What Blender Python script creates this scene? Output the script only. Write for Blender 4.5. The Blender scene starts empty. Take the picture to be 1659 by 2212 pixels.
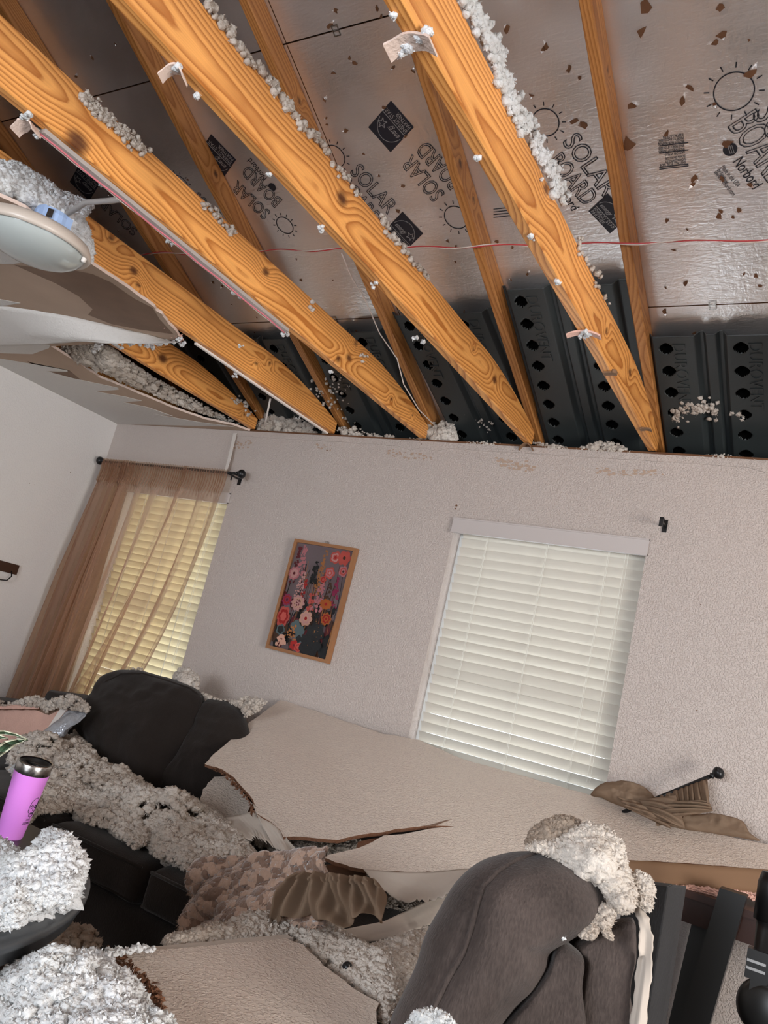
import bpy, bmesh, math, random
import numpy as np
from mathutils import Vector, Matrix, noise as mnoise
from mathutils.bvhtree import BVHTree

# ------------------------------------------------------------------ camera, light, exposure
SC = bpy.context.scene
COL = SC.collection
IW, IH = 1659.0, 2212.0
FPX = 1714.75
CAM = np.array([0.0, 0.0, 1.22])
RX, RY, RZ = 1.77421423, -0.23258234, 0.51832371
def _rot():
    a, b, c = RX, RY, RZ
    X = np.array([[1,0,0],[0,math.cos(a),-math.sin(a)],[0,math.sin(a),math.cos(a)]])
    Y = np.array([[math.cos(b),0,math.sin(b)],[0,1,0],[-math.sin(b),0,math.cos(b)]])
    Z = np.array([[math.cos(c),-math.sin(c),0],[math.sin(c),math.cos(c),0],[0,0,1]])
    return Z @ Y @ X
ROT = _rot()
cam_data = bpy.data.cameras.new('camera')
cam_data.sensor_fit = 'HORIZONTAL'; cam_data.sensor_width = 36.0
cam_data.lens = FPX / IW * 36.0
cam_data.clip_start = 0.02
cam = bpy.data.objects.new('camera', cam_data); COL.objects.link(cam)
m4 = Matrix([list(ROT[0])+[0], list(ROT[1])+[0], list(ROT[2])+[0], [0,0,0,1]])
m4.translation = Vector(CAM); cam.matrix_world = m4
SC.camera = cam

SC.view_settings.view_transform = 'Standard'
try: SC.view_settings.look = 'None'
except Exception: pass
SC.view_settings.gamma = 1.0
SC.view_settings.use_curve_mapping = False
SC.view_settings.exposure = 0.0

world = bpy.data.worlds.new('sky'); SC.world = world; world.use_nodes = True
wb = world.node_tree.nodes['Background']
wb.inputs[0].default_value = (0.80, 0.90, 1.0, 1); wb.inputs[1].default_value = 6.5

def area(name, loc, aim, sx, sy, power, col):
    L = bpy.data.lights.new(name, 'AREA'); L.shape = 'RECTANGLE'; L.size = sx; L.size_y = sy
    L.energy = power; L.color = col
    o = bpy.data.objects.new(name, L); COL.objects.link(o); o.location = loc
    o.rotation_euler = (Vector(aim)-Vector(loc)).to_track_quat('-Z', 'Z').to_euler()
    return o
# daylight entering by the patio door in the right wall and the window in the rear wall
area('patio_door_daylight', (3.12, 0.55, 1.25), (0.0, 0.75, 1.25), 1.4, 1.6, 135, (1.0, 0.90, 0.80))
area('rear_window_daylight', (-0.9, -2.42, 1.45), (-1.2, 1.0, 1.2), 1.6, 1.1, 105, (0.88, 0.93, 1.0))

# ------------------------------------------------------------------ measuring helpers
def ray(px, py):
    return ROT @ np.array([(px-IW/2)/FPX, -(py-IH/2)/FPX, -1.0])
def on(px, py, x=None, y=None, z=None):
    v = ray(px, py)
    if x is not None: s = (x-CAM[0])/v[0]
    elif y is not None: s = (y-CAM[1])/v[1]
    else: s = (z-CAM[2])/v[2]
    return CAM + v*s
def on_plane(px, py, p0, n):
    v = ray(px, py); n = np.array(n, float)
    return CAM + v*(np.dot(np.array(p0)-CAM, n)/np.dot(v, n))
def at_dist(px, py, d):
    v = ray(px, py); return CAM + v/np.linalg.norm(v)*d
DT, DC = 0.43, 2.88                       # roof deck: z = 1.22 + DC - DT*y
DN = np.array([0, DT, 1.0])/math.hypot(1, DT)
def deck(px, py, off=0.0):
    return on_plane(px, py, (0, 0, CAM[2]+DC-off), (0, DT, 1))
def deckz(y): return CAM[2]+DC-DT*y

# ------------------------------------------------------------------ object helpers
def prop(o, label=None, cat=None, group=None, kind=None):
    if label: o['label'] = label
    if cat: o['category'] = cat
    if group: o['group'] = group
    if kind: o['kind'] = kind
    return o
def mesh_obj(name, verts, faces, mat=None, parent=None, smooth=False, label=None, cat=None, group=None, kind=None, mats=None, midx=None):
    me = bpy.data.meshes.new(name)
    me.from_pydata([tuple(v) for v in verts], [], [tuple(f) for f in faces])
    return fin(name, me, mat, parent, smooth, label, cat, group, kind, mats, midx)
def fin(name, me, mat=None, parent=None, smooth=False, label=None, cat=None, group=None, kind=None, mats=None, midx=None):
    if mats:
        for m in mats: me.materials.append(m)
        if midx is not None: me.polygons.foreach_set('material_index', np.array(midx, np.int32))
    elif mat: me.materials.append(mat)
    if smooth: me.polygons.foreach_set('use_smooth', np.ones(len(me.polygons), bool))
    me.update()
    o = bpy.data.objects.new(name, me); COL.objects.link(o)
    if parent is not None: setpar(o, parent)
    prop(o, label, cat, group, kind)
    return o
def setpar(o, p):
    o.parent = p
    o.matrix_parent_inverse = pmat(p).inverted()
def pmat(p):
    m = Matrix.LocRotScale(p.location, p.rotation_euler, p.scale)
    if p.parent: m = pmat(p.parent) @ p.matrix_parent_inverse @ m
    return m
def empty(name, loc, label=None, cat=None, group=None, kind=None):
    o = bpy.data.objects.new(name, None); COL.objects.link(o); o.location = tuple(loc); o.empty_display_size = 0.05
    return prop(o, label, cat, group, kind)
def fast_mesh(name, V, F, smooth=False):
    V = np.asarray(V, np.float32); F = np.asarray(F, np.int32); k = F.shape[1]
    me = bpy.data.meshes.new(name)
    me.vertices.add(len(V)); me.vertices.foreach_set('co', V.ravel())
    me.loops.add(F.size); me.loops.foreach_set('vertex_index', F.ravel())
    me.polygons.add(len(F)); me.polygons.foreach_set('loop_start', np.arange(0, F.size, k, dtype=np.int32))
    me.polygons.foreach_set('loop_total', np.full(len(F), k, np.int32))
    me.update(calc_edges=True)
    return me
class MB:
    """collects simple solids into one mesh"""
    def __init__(s): s.v = []; s.f = []; s.m = []
    def add(s, vs, fs, mi=0):
        b = len(s.v); s.v += [tuple(v) for v in vs]; s.f += [tuple(i+b for i in f) for f in fs]; s.m += [mi]*len(fs)
    def box(s, a, b, mi=0):
        x0,y0,z0 = a; x1,y1,z1 = b
        s.add([(x0,y0,z0),(x1,y0,z0),(x1,y1,z0),(x0,y1,z0),(x0,y0,z1),(x1,y0,z1),(x1,y1,z1),(x0,y1,z1)],
              [(0,3,2,1),(4,5,6,7),(0,1,5,4),(1,2,6,5),(2,3,7,6),(3,0,4,7)], mi)
    def obox(s, c, ux, uy, uz, mi=0):
        c = np.array(c,float); ux,uy,uz = map(np.array,(ux,uy,uz))
        s.add([c+sx*ux+sy*uy+sz*uz for sz in (-1,1) for sx,sy in ((-1,-1),(1,-1),(1,1),(-1,1))],
              [(0,3,2,1),(4,5,6,7),(0,1,5,4),(1,2,6,5),(2,3,7,6),(3,0,4,7)], mi)
    def tube(s, pts, r, n=8, mi=0, cap=True):
        P = [np.array(p, float) for p in pts]; k = len(P); rr = r if hasattr(r, '__len__') else [r]*k
        vs = []; ref = None
        for i in range(k):
            t = P[min(i+1,k-1)]-P[max(i-1,0)]; t = t/(np.linalg.norm(t)+1e-9)
            if ref is None: ref = np.cross(t, (0,0,1)) if abs(t[2]) < .9 else np.cross(t, (1,0,0))
            ref = ref - t*np.dot(ref, t); ref /= np.linalg.norm(ref)+1e-9; b = np.cross(t, ref)
            for j in range(n):
                a = 2*math.pi*j/n; vs.append(P[i]+rr[i]*(math.cos(a)*ref+math.sin(a)*b))
        fs = [(i*n+j, i*n+(j+1)%n, (i+1)*n+(j+1)%n, (i+1)*n+j) for i in range(k-1) for j in range(n)]
        if cap: fs += [tuple(range(n-1,-1,-1)), tuple((k-1)*n+j for j in range(n))]
        s.add(vs, fs, mi)
    def lathe(s, c, axis, prof, n=32, mi=0):
        c = np.array(c,float); a = np.array(axis,float); a /= np.linalg.norm(a)
        u = np.cross(a, (0,0,1)) if abs(a[2]) < .9 else np.cross(a, (1,0,0)); u /= np.linalg.norm(u); w = np.cross(a, u)
        vs = [c+a*h+r*(math.cos(2*math.pi*j/n)*u+math.sin(2*math.pi*j/n)*w) for r, h in prof for j in range(n)]
        k = len(prof)
        fs = [(i*n+j, i*n+(j+1)%n, (i+1)*n+(j+1)%n, (i+1)*n+j) for i in range(k-1) for j in range(n)]
        s.add(vs, fs, mi)
    def obj(s, name, mat=None, parent=None, smooth=False, **kw):
        return mesh_obj(name, s.v, s.f, mat, parent, smooth, midx=(s.m if 'mats' in kw else None), **kw)

# ------------------------------------------------------------------ vectorised noise
_rs = np.random.RandomState(7)
_TAB = _rs.rand(64,64,64).astype(np.float32)
def vnoise(p):
    p = np.asarray(p, float); i = np.floor(p).astype(int); f = p-i; f = f*f*(3-2*f)
    g = lambda a,b,c: _TAB[(i[...,0]+a)&63, (i[...,1]+b)&63, (i[...,2]+c)&63]
    x,y,z = f[...,0],f[...,1],f[...,2]
    c00 = g(0,0,0)*(1-x)+g(1,0,0)*x; c10 = g(0,1,0)*(1-x)+g(1,1,0)*x
    c01 = g(0,0,1)*(1-x)+g(1,0,1)*x; c11 = g(0,1,1)*(1-x)+g(1,1,1)*x
    return ((c00*(1-y)+c10*y)*(1-z)+(c01*(1-y)+c11*y)*z)*2-1
def fbm(p, oct=4, g=.5):
    p = np.asarray(p, float); s = 0; a = 1
    for k in range(oct):
        s = s+a*vnoise(p*(2.03**k)+k*17.3); a *= g
    return s

# ------------------------------------------------------------------ materials
def new_mat(name):
    m = bpy.data.materials.new(name); m.use_nodes = True
    nt = m.node_tree; b = nt.nodes['Principled BSDF']
    return m, nt, b
def N(nt, t, **kw):
    n = nt.nodes.new(t)
    for k, v in kw.items():
        if k in n.inputs.keys() if hasattr(n.inputs,'keys') else False: n.inputs[k].default_value = v
        else: setattr(n, k, v)
    return n
def plain(name, col, rough=.6, metal=0, spec=.5, bump=None, var=0, trans=0):
    m, nt, b = new_mat(name)
    b.inputs['Base Color'].default_value = (*col, 1); b.inputs['Roughness'].default_value = rough
    b.inputs['Metallic'].default_value = metal; b.inputs['Specular IOR Level'].default_value = spec
    tc = nt.nodes.new('ShaderNodeTexCoord')
    if var:
        nz = nt.nodes.new('ShaderNodeTexNoise'); nz.inputs['Scale'].default_value = 6; nz.inputs['Detail'].default_value = 5
        nt.links.new(tc.outputs['Object'], nz.inputs['Vector'])
        mx = nt.nodes.new('ShaderNodeMix'); mx.data_type = 'RGBA'
        mx.inputs[6].default_value = (*[c*(1-var) for c in col], 1); mx.inputs[7].default_value = (*[min(1,c*(1+var)) for c in col], 1)
        nt.links.new(nz.outputs['Fac'], mx.inputs[0]); nt.links.new(mx.outputs[2], b.inputs['Base Color'])
    if bump:
        sc, st, dist = bump
        nz = nt.nodes.new('ShaderNodeTexNoise'); nz.inputs['Scale'].default_value = sc; nz.inputs['Detail'].default_value = 3
        nt.links.new(tc.outputs['Object'], nz.inputs['Vector'])
        bp = nt.nodes.new('ShaderNodeBump'); bp.inputs['Strength'].default_value = st; bp.inputs['Distance'].default_value = dist
        nt.links.new(nz.outputs['Fac'], bp.inputs['Height']); nt.links.new(bp.outputs['Normal'], b.inputs['Normal'])
    if trans:
        tr = nt.nodes.new('ShaderNodeBsdfTranslucent'); tr.inputs[0].default_value = (*col, 1)
        ms = nt.nodes.new('ShaderNodeMixShader'); ms.inputs[0].default_value = trans
        out = nt.nodes['Material Output']
        nt.links.new(b.outputs[0], ms.inputs[1]); nt.links.new(tr.outputs[0], ms.inputs[2]); nt.links.new(ms.outputs[0], out.inputs[0])
    return m
def knockdown(name, col, scale=75, strength=.55, rough=.5, dist=.004, spec=.4, stain=None):
    """painted drywall with the sprayed and flattened texture"""
    m, nt, b = new_mat(name)
    b.inputs['Base Color'].default_value = (*col, 1); b.inputs['Roughness'].default_value = rough
    b.inputs['Specular IOR Level'].default_value = spec
    tc = nt.nodes.new('ShaderNodeTexCoord')
    nz = nt.nodes.new('ShaderNodeTexNoise'); nz.inputs['Scale'].default_value = scale; nz.inputs['Detail'].default_value = 2.0; nz.inputs['Distortion'].default_value = .55
    nt.links.new(tc.outputs['Object'], nz.inputs['Vector'])
    cr = nt.nodes.new('ShaderNodeValToRGB'); cr.color_ramp.elements[0].position = .46; cr.color_ramp.elements[1].position = .58
    nt.links.new(nz.outputs['Fac'], cr.inputs[0])
    bp = nt.nodes.new('ShaderNodeBump'); bp.inputs['Strength'].default_value = strength; bp.inputs['Distance'].default_value = dist
    nt.links.new(cr.outputs[0], bp.inputs['Height']); nt.links.new(bp.outputs['Normal'], b.inputs['Normal'])
    nz2 = nt.nodes.new('ShaderNodeTexNoise'); nz2.inputs['Scale'].default_value = 1.3; nz2.inputs['Detail'].default_value = 6
    nt.links.new(tc.outputs['Object'], nz2.inputs['Vector'])
    mx = nt.nodes.new('ShaderNodeMix'); mx.data_type = 'RGBA'
    mx.inputs[6].default_value = (*[c*.95 for c in col], 1); mx.inputs[7].default_value = (*[min(1,c*1.05) for c in col], 1)
    nt.links.new(nz2.outputs['Fac'], mx.inputs[0]); nt.links.new(mx.outputs[2], b.inputs['Base Color'])
    return m
def wood_mat(name, c_light, c_dark, c_knot, rough=.42):
    m, nt, b = new_mat(name)
    at = nt.nodes.new('ShaderNodeAttribute'); at.attribute_name = 'ring'
    kn = nt.nodes.new('ShaderNodeAttribute'); kn.attribute_name = 'knot'
    tc = nt.nodes.new('ShaderNodeTexCoord')
    fr = nt.nodes.new('ShaderNodeMath'); fr.operation = 'FRACT'; nt.links.new(at.outputs['Fac'], fr.inputs[0])
    cr = nt.nodes.new('ShaderNodeValToRGB'); e = cr.color_ramp.elements
    e[0].position = 0; e[0].color = (*c_light, 1); e[1].position = 1; e[1].color = (*c_light, 1)
    for p_, c_ in ((.30, tuple(min(1,a*1.06) for a in c_light)), (.66, tuple(.5*a+.5*b_ for a, b_ in zip(c_light, c_dark))), (.88, c_dark), (.95, tuple(.6*a+.4*b_ for a, b_ in zip(c_light, c_dark)))):
        q = e.new(p_); q.color = (*c_, 1)
    nt.links.new(fr.outputs[0], cr.inputs[0])
    mp = nt.nodes.new('ShaderNodeMapping'); mp.inputs['Scale'].default_value = (160, 4, 160)
    nt.links.new(tc.outputs['Object'], mp.inputs[0])
    nz = nt.nodes.new('ShaderNodeTexNoise'); nz.inputs['Scale'].default_value = 1.6; nz.inputs['Detail'].default_value = 4
    nt.links.new(mp.outputs[0], nz.inputs['Vector'])
    mr = nt.nodes.new('ShaderNodeMapRange'); mr.inputs[3].default_value = .82; mr.inputs[4].default_value = 1.14
    nt.links.new(nz.outputs['Fac'], mr.inputs[0])
    n3 = nt.nodes.new('ShaderNodeTexNoise'); n3.inputs['Scale'].default_value = 2.2; n3.inputs['Detail'].default_value = 4
    nt.links.new(tc.outputs['Object'], n3.inputs['Vector'])
    mr3 = nt.nodes.new('ShaderNodeMapRange'); mr3.inputs[1].default_value = .3; mr3.inputs[2].default_value = .7; mr3.inputs[3].default_value = .80; mr3.inputs[4].default_value = 1.12
    nt.links.new(n3.outputs['Fac'], mr3.inputs[0])
    mm = nt.nodes.new('ShaderNodeMath'); mm.operation = 'MULTIPLY'; nt.links.new(mr.outputs[0], mm.inputs[0]); nt.links.new(mr3.outputs[0], mm.inputs[1])
    vm = nt.nodes.new('ShaderNodeVectorMath'); vm.operation = 'SCALE'
    nt.links.new(cr.outputs[0], vm.inputs[0]); nt.links.new(mm.outputs[0], vm.inputs['Scale'])
    mx = nt.nodes.new('ShaderNodeMix'); mx.data_type = 'RGBA'; mx.inputs[7].default_value = (*c_knot, 1)
    nt.links.new(kn.outputs['Fac'], mx.inputs[0]); nt.links.new(vm.outputs[0], mx.inputs[6])
    nt.links.new(mx.outputs[2], b.inputs['Base Color'])
    b.inputs['Roughness'].default_value = rough; b.inputs['Specular IOR Level'].default_value = .35
    bp = nt.nodes.new('ShaderNodeBump'); bp.inputs['Strength'].default_value = .25; bp.inputs['Distance'].default_value = .002
    nt.links.new(nz.outputs['Fac'], bp.inputs['Height']); nt.links.new(bp.outputs['Normal'], b.inputs['Normal'])
    return m
def foil_mat(name):
    m, nt, b = new_mat(name)
    tc = nt.nodes.new('ShaderNodeTexCoord')
    b.inputs['Metallic'].default_value = .90
    b.inputs['Base Color'].default_value = (.90, .88, .87, 1)
    hs = []
    for rot, sc in ((.5, (18, 70, 70)), (-.9, (60, 14, 60)), (1.7, (25, 90, 25))):
        mp = nt.nodes.new('ShaderNodeMapping'); mp.inputs['Rotation'].default_value = (0, 0, rot); mp.inputs['Scale'].default_value = sc
        nt.links.new(tc.outputs['Object'], mp.inputs[0])
        nz = nt.nodes.new('ShaderNodeTexNoise'); nz.inputs['Scale'].default_value = 1.0; nz.inputs['Detail'].default_value = 3; nz.inputs['Distortion'].default_value = .8
        nt.links.new(mp.outputs[0], nz.inputs['Vector']); hs.append(nz)
    a1 = nt.nodes.new('ShaderNodeMath'); nt.links.new(hs[0].outputs['Fac'], a1.inputs[0]); nt.links.new(hs[1].outputs['Fac'], a1.inputs[1])
    a2 = nt.nodes.new('ShaderNodeMath'); nt.links.new(a1.outputs[0], a2.inputs[0]); nt.links.new(hs[2].outputs['Fac'], a2.inputs[1])
    nb = nt.nodes.new('ShaderNodeTexNoise'); nb.inputs['Scale'].default_value = 3.5; nb.inputs['Detail'].default_value = 3
    nt.links.new(tc.outputs['Object'], nb.inputs['Vector'])
    rr = nt.nodes.new('ShaderNodeMapRange'); rr.inputs[1].default_value = .35; rr.inputs[2].default_value = .65; rr.inputs[3].default_value = .30; rr.inputs[4].default_value = .46
    nt.links.new(nb.outputs['Fac'], rr.inputs[0]); nt.links.new(rr.outputs[0], b.inputs['Roughness'])
    bp = nt.nodes.new('ShaderNodeBump'); bp.inputs['Strength'].default_value = .22; bp.inputs['Distance'].default_value = .006
    nt.links.new(a2.outputs[0], bp.inputs['Height']); nt.links.new(bp.outputs['Normal'], b.inputs['Normal'])
    return m
def fabric_mat(name, col, scale=260, strength=.5, rough=.95, var=.25, sheen=.3):
    m, nt, b = new_mat(name)
    tc = nt.nodes.new('ShaderNodeTexCoord')
    nz = nt.nodes.new('ShaderNodeTexNoise'); nz.inputs['Scale'].default_value = scale; nz.inputs['Detail'].default_value = 2
    mp = nt.nodes.new('ShaderNodeMapping'); mp.inputs['Scale'].default_value = (1, 1, .35)
    nt.links.new(tc.outputs['Object'], mp.inputs[0]); nt.links.new(mp.outputs[0], nz.inputs['Vector'])
    n2 = nt.nodes.new('ShaderNodeTexNoise'); n2.inputs['Scale'].default_value = 7; n2.inputs['Detail'].default_value = 5
    nt.links.new(tc.outputs['Object'], n2.inputs['Vector'])
    ad = nt.nodes.new('ShaderNodeMath'); ad.operation = 'MULTIPLY_ADD'; ad.inputs[1].default_value = .6; nt.links.new(nz.outputs['Fac'], ad.inputs[0]); nt.links.new(n2.outputs['Fac'], ad.inputs[2])
    mx = nt.nodes.new('ShaderNodeMix'); mx.data_type = 'RGBA'
    mx.inputs[6].default_value = (*[c*(1-var) for c in col], 1); mx.inputs[7].default_value = (*[c*(1+var) for c in col], 1)
    mr = nt.nodes.new('ShaderNodeMapRange'); mr.inputs[1].default_value = .5; mr.inputs[2].default_value = 1.1; nt.links.new(ad.outputs[0], mr.inputs[0])
    nt.links.new(mr.outputs[0], mx.inputs[0]); nt.links.new(mx.outputs[2], b.inputs['Base Color'])
    b.inputs['Roughness'].default_value = rough; b.inputs['Specular IOR Level'].default_value = .2
    b.inputs['Sheen Weight'].default_value = sheen; b.inputs['Sheen Roughness'].default_value = .5
    bp = nt.nodes.new('ShaderNodeBump'); bp.inputs['Strength'].default_value = strength; bp.inputs['Distance'].default_value = .003
    nt.links.new(nz.outputs['Fac'], bp.inputs['Height']); nt.links.new(bp.outputs['Normal'], b.inputs['Normal'])
    return m
def sheer_mat(name, col, alpha=.5):
    m, nt, b = new_mat(name); nt.nodes.remove(b)
    out = nt.nodes['Material Output']
    d = nt.nodes.new('ShaderNodeBsdfDiffuse'); d.inputs[0].default_value = (*col, 1)
    t = nt.nodes.new('ShaderNodeBsdfTranslucent'); t.inputs[0].default_value = (*[c*1.0 for c in col], 1)
    tr = nt.nodes.new('ShaderNodeBsdfTransparent'); tr.inputs[0].default_value = (1, .93, .80, 1)
    m1 = nt.nodes.new('ShaderNodeMixShader'); m1.inputs[0].default_value = .5
    nt.links.new(d.outputs[0], m1.inputs[1]); nt.links.new(t.outputs[0], m1.inputs[2])
    lw = nt.nodes.new('ShaderNodeLayerWeight'); lw.inputs[0].default_value = .5
    mr = nt.nodes.new('ShaderNodeMapRange'); mr.inputs[3].default_value = alpha; mr.inputs[4].default_value = .97
    nt.links.new(lw.outputs['Facing'], mr.inputs[0])
    m2 = nt.nodes.new('ShaderNodeMixShader'); nt.links.new(mr.outputs[0], m2.inputs[0])
    nt.links.new(tr.outputs[0], m2.inputs[1]); nt.links.new(m1.outputs[0], m2.inputs[2]); nt.links.new(m2.outputs[0], out.inputs[0])
    return m
def fluff_mat(name, col, dirt):
    m, nt, b = new_mat(name)
    tc = nt.nodes.new('ShaderNodeTexCoord')
    nz = nt.nodes.new('ShaderNodeTexNoise'); nz.inputs['Scale'].default_value = 5; nz.inputs['Detail'].default_value = 5
    nt.links.new(tc.outputs['Object'], nz.inputs['Vector'])
    cr = nt.nodes.new('ShaderNodeValToRGB'); e = cr.color_ramp.elements
    e[0].position = .35; e[0].color = (*col, 1); e[1].position = .68; e[1].color = (*dirt, 1)
    nt.links.new(nz.outputs['Fac'], cr.inputs[0]); nt.links.new(cr.outputs[0], b.inputs['Base Color'])
    b.inputs['Roughness'].default_value = 1; b.inputs['Specular IOR Level'].default_value = .1
    tr = nt.nodes.new('ShaderNodeBsdfTranslucent'); nt.links.new(cr.outputs[0], tr.inputs[0])
    ms = nt.nodes.new('ShaderNodeMixShader'); ms.inputs[0].default_value = .22
    nt.links.new(b.outputs[0], ms.inputs[1]); nt.links.new(tr.outputs[0], ms.inputs[2]); nt.links.new(ms.outputs[0], nt.nodes['Material Output'].inputs[0])
    n2 = nt.nodes.new('ShaderNodeTexNoise'); n2.inputs['Scale'].default_value = 170; n2.inputs['Detail'].default_value = 3
    nt.links.new(tc.outputs['Object'], n2.inputs['Vector'])
    bp = nt.nodes.new('ShaderNodeBump'); bp.inputs['Strength'].default_value = .7; bp.inputs['Distance'].default_value = .006
    nt.links.new(n2.outputs['Fac'], bp.inputs['Height']); nt.links.new(bp.outputs['Normal'], b.inputs['Normal'])
    return m

M = {}
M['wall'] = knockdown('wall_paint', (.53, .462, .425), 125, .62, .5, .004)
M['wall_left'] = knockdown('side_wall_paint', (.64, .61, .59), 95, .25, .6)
M['ceil'] = knockdown('ceiling_paint', (.60, .575, .55), 60, .25, .55)
M['slab'] = knockdown('fallen_ceiling_paint', (.69, .59, .51), 105, .62, .26, .004, 1.0)
M['paper'] = plain('brown_paper', (.20, .112, .060), .85, var=.12)
M['paper_peel'] = plain('peeled_brown_paper', (.42, .305, .23), .9, var=.10, bump=(30,.3,.003))
M['stain'] = plain('wet_stain_and_shade', (.20, .125, .085), .8, var=.3)  # wet stains; also paints the recess shade on the pink slab
M['gyps'] = plain('pink_gypsum', (.72, .45, .37), .9, bump=(120,.8,.006), var=.2)
M['gyps_pale'] = plain('pale_gypsum', (.66, .52, .45), .9, bump=(120,.6,.005), var=.15)
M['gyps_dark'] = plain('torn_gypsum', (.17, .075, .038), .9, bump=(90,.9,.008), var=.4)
M['whitepaper'] = plain('torn_paper', (.50, .435, .375), .8, bump=(14,.25,.01), var=.06)
M['tape'] = plain('joint_tape', (.78, .73, .68), .8)
M['foil'] = foil_mat('foil_facing')
M['strand'] = plain('strand_board', (.13, .055, .022), .8, var=.5, bump=(60,.6,.004))
M['ink'] = plain('black_ink', (.012, .013, .02), .45)
M['inkgrey'] = plain('grey_ink', (.10, .10, .11), .5)
M['silver'] = plain('silver_print', (.42, .42, .42), .35, .6)
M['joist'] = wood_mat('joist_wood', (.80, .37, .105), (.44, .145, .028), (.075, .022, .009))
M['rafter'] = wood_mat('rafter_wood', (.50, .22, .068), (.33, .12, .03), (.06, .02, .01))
M['vent'] = plain('black_vent_plastic', (.030, .036, .037), .42, spec=.5)
M['hole'] = plain('shaded_dimple', (.002, .002, .002), 1.0, spec=0.0)  # black paints the shade inside the baffle dimples
M['black'] = plain('black_paint', (.010, .010, .010), .35)
M['blackmetal'] = plain('black_metal', (.015, .015, .016), .35, .4)
M['floor'] = plain('dark_plank_floor', (.035, .022, .015), .5, var=.4)
M['fluff'] = fluff_mat('blown_insulation', (.76, .70, .635), (.54, .46, .39))
M['fluff_lit'] = fluff_mat('lit_insulation', (.88, .89, .91), (.78, .79, .78))  # paler, bluer copy of the insulation, cool daylight put into its colour
M['fluff_dirty'] = fluff_mat('dusty_insulation', (.46, .38, .31), (.33, .25, .19))
M['sofa'] = fabric_mat('dark_brown_upholstery', (.016, .0115, .0095), 260, .5, .95, .25, .12)
M['recliner'] = fabric_mat('grey_brown_chenille', (.060, .046, .041), 200, .8, .9, .5, .12)
M['recl_back'] = fabric_mat('grey_velvet', (.024, .024, .026), 300, .3, .8, .25, .08)
M['curtain'] = sheer_mat('sheer_brown_voile', (.46, .30, .235), .26)
M['curtain2'] = sheer_mat('tan_voile', (.36, .26, .185), .95)
M['blind'] = plain('white_blind_slat', (.66, .62, .55), .4, trans=.14)
M['blind_y'] = plain('cream_blind_slat', (.84, .77, .60), .4, trans=.30)
M['valance'] = plain('blind_valance', (.50, .455, .44), .45)
M['cord'] = plain('white_cord', (.85, .84, .78), .7, trans=.3)
M['oak'] = plain('picture_frame_wood', (.30, .135, .055), .45, var=.2)
M['glassdome'] = plain('frosted_lamp_glass', (.46, .50, .49), .12)
M['ivory'] = plain('ivory_metal', (.62, .54, .47), .35, var=.06)
M['bluebox'] = plain('blue_plastic', (.36, .50, .78), .5)
M['redwire'] = plain('red_wire', (.55, .05, .05), .4)
M['whitewire'] = plain('white_wire', (.72, .62, .55), .4)
M['greycable'] = plain('grey_cable', (.42, .39, .37), .35)
M['pink'] = plain('pink_powder_coat', (.66, .22, .70), .40, bump=(700,.15,.001))
M['steel'] = plain('brushed_steel', (.45, .43, .41), .25, 1.0)
M['leaf'] = plain('dark_leaf', (.045, .10, .05), .4)
M['leafedge'] = plain('cream_leaf_edge', (.75, .78, .60), .45)
M['desk'] = plain('dark_brown_wood', (.035, .010, .005), .4, var=.3)
M['tabletop'] = plain('dark_tabletop', (.05, .055, .06), .3)
M['blankA'] = fabric_mat('blanket_light', (.40, .27, .20), 180, .9, 1, .2, .6)
M['blankB'] = fabric_mat('blanket_dark', (.20, .125, .09), 180, .9, 1, .2, .6)
M['glass'] = None
mg, ntg, bg = new_mat('window_glass'); bg.inputs['Roughness'].default_value = 0.02; bg.inputs['Transmission Weight'].default_value = 1; bg.inputs['IOR'].default_value = 1.02
M['glass'] = mg
M['vinyl'] = plain('white_vinyl', (.75, .75, .73), .4)
M['silvercloth'] = plain('crumpled_silver_film', (.40, .42, .46), .3, .5, bump=(40,.9,.01))

# ------------------------------------------------------------------ the room shell
XL, XR, YB, YF = -4.40, 3.20, 3.40, -2.60      # left, right, window wall, rear wall
ZC = 2.44
WINS = [(-4.10, -3.23, .55, 2.03), (-1.74, -.82, .55, 2.035)]   # x0,x1,z0,z1 in the window wall
def wall_with_holes(name, x0, x1, z0, z1, y0, y1, holes, mat, **kw):
    mb = MB(); xs = sorted({x0, x1, *[h[0] for h in holes], *[h[1] for h in holes]}); zs = sorted({z0, z1, *[h[2] for h in holes], *[h[3] for h in holes]})
    inside = lambda x, z: any(h[0] < x < h[1] and h[2] < z < h[3] for h in holes)
    for y, flip in ((y0, 1), (y1, 0)):
        for i in range(len(xs)-1):
            for j in range(len(zs)-1):
                if inside((xs[i]+xs[i+1])/2, (zs[j]+zs[j+1])/2): continue
                q = [(xs[i],y,zs[j]),(xs[i+1],y,zs[j]),(xs[i+1],y,zs[j+1]),(xs[i],y,zs[j+1])]
                mb.add(q, [(0,1,2,3) if flip else (3,2,1,0)])
    for a,b,c,d in list(holes)+[(x0,x1,z0,z1)]:
        mb.add([(a,y0,c),(b,y0,c),(b,y0,d),(a,y0,d),(a,y1,c),(b,y1,c),(b,y1,d),(a,y1,d)], [(0,1,5,4),(1,2,6,5),(2,3,7,6),(3,0,4,7)])
    return mb.obj(name, mat, **kw)
def slab_box(name, a, b, mat, **kw):
    mb = MB(); mb.box(a, b); return mb.obj(name, mat, **kw)
slab_box('floor', (XL-.1, YF-.1, -.05), (XR+.1, YB+.1, 0), M['floor'], kind='structure')
wall_back = wall_with_holes('wall_back', XL-.1, XR+.1, 0, ZC-.013, YB, YB+.13, WINS, M['wall'], kind='structure')
slab_box('wall_left', (XL-.12, YF-.1, 0), (XL, YB, ZC-.013), M['wall_left'], kind='structure')
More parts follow.
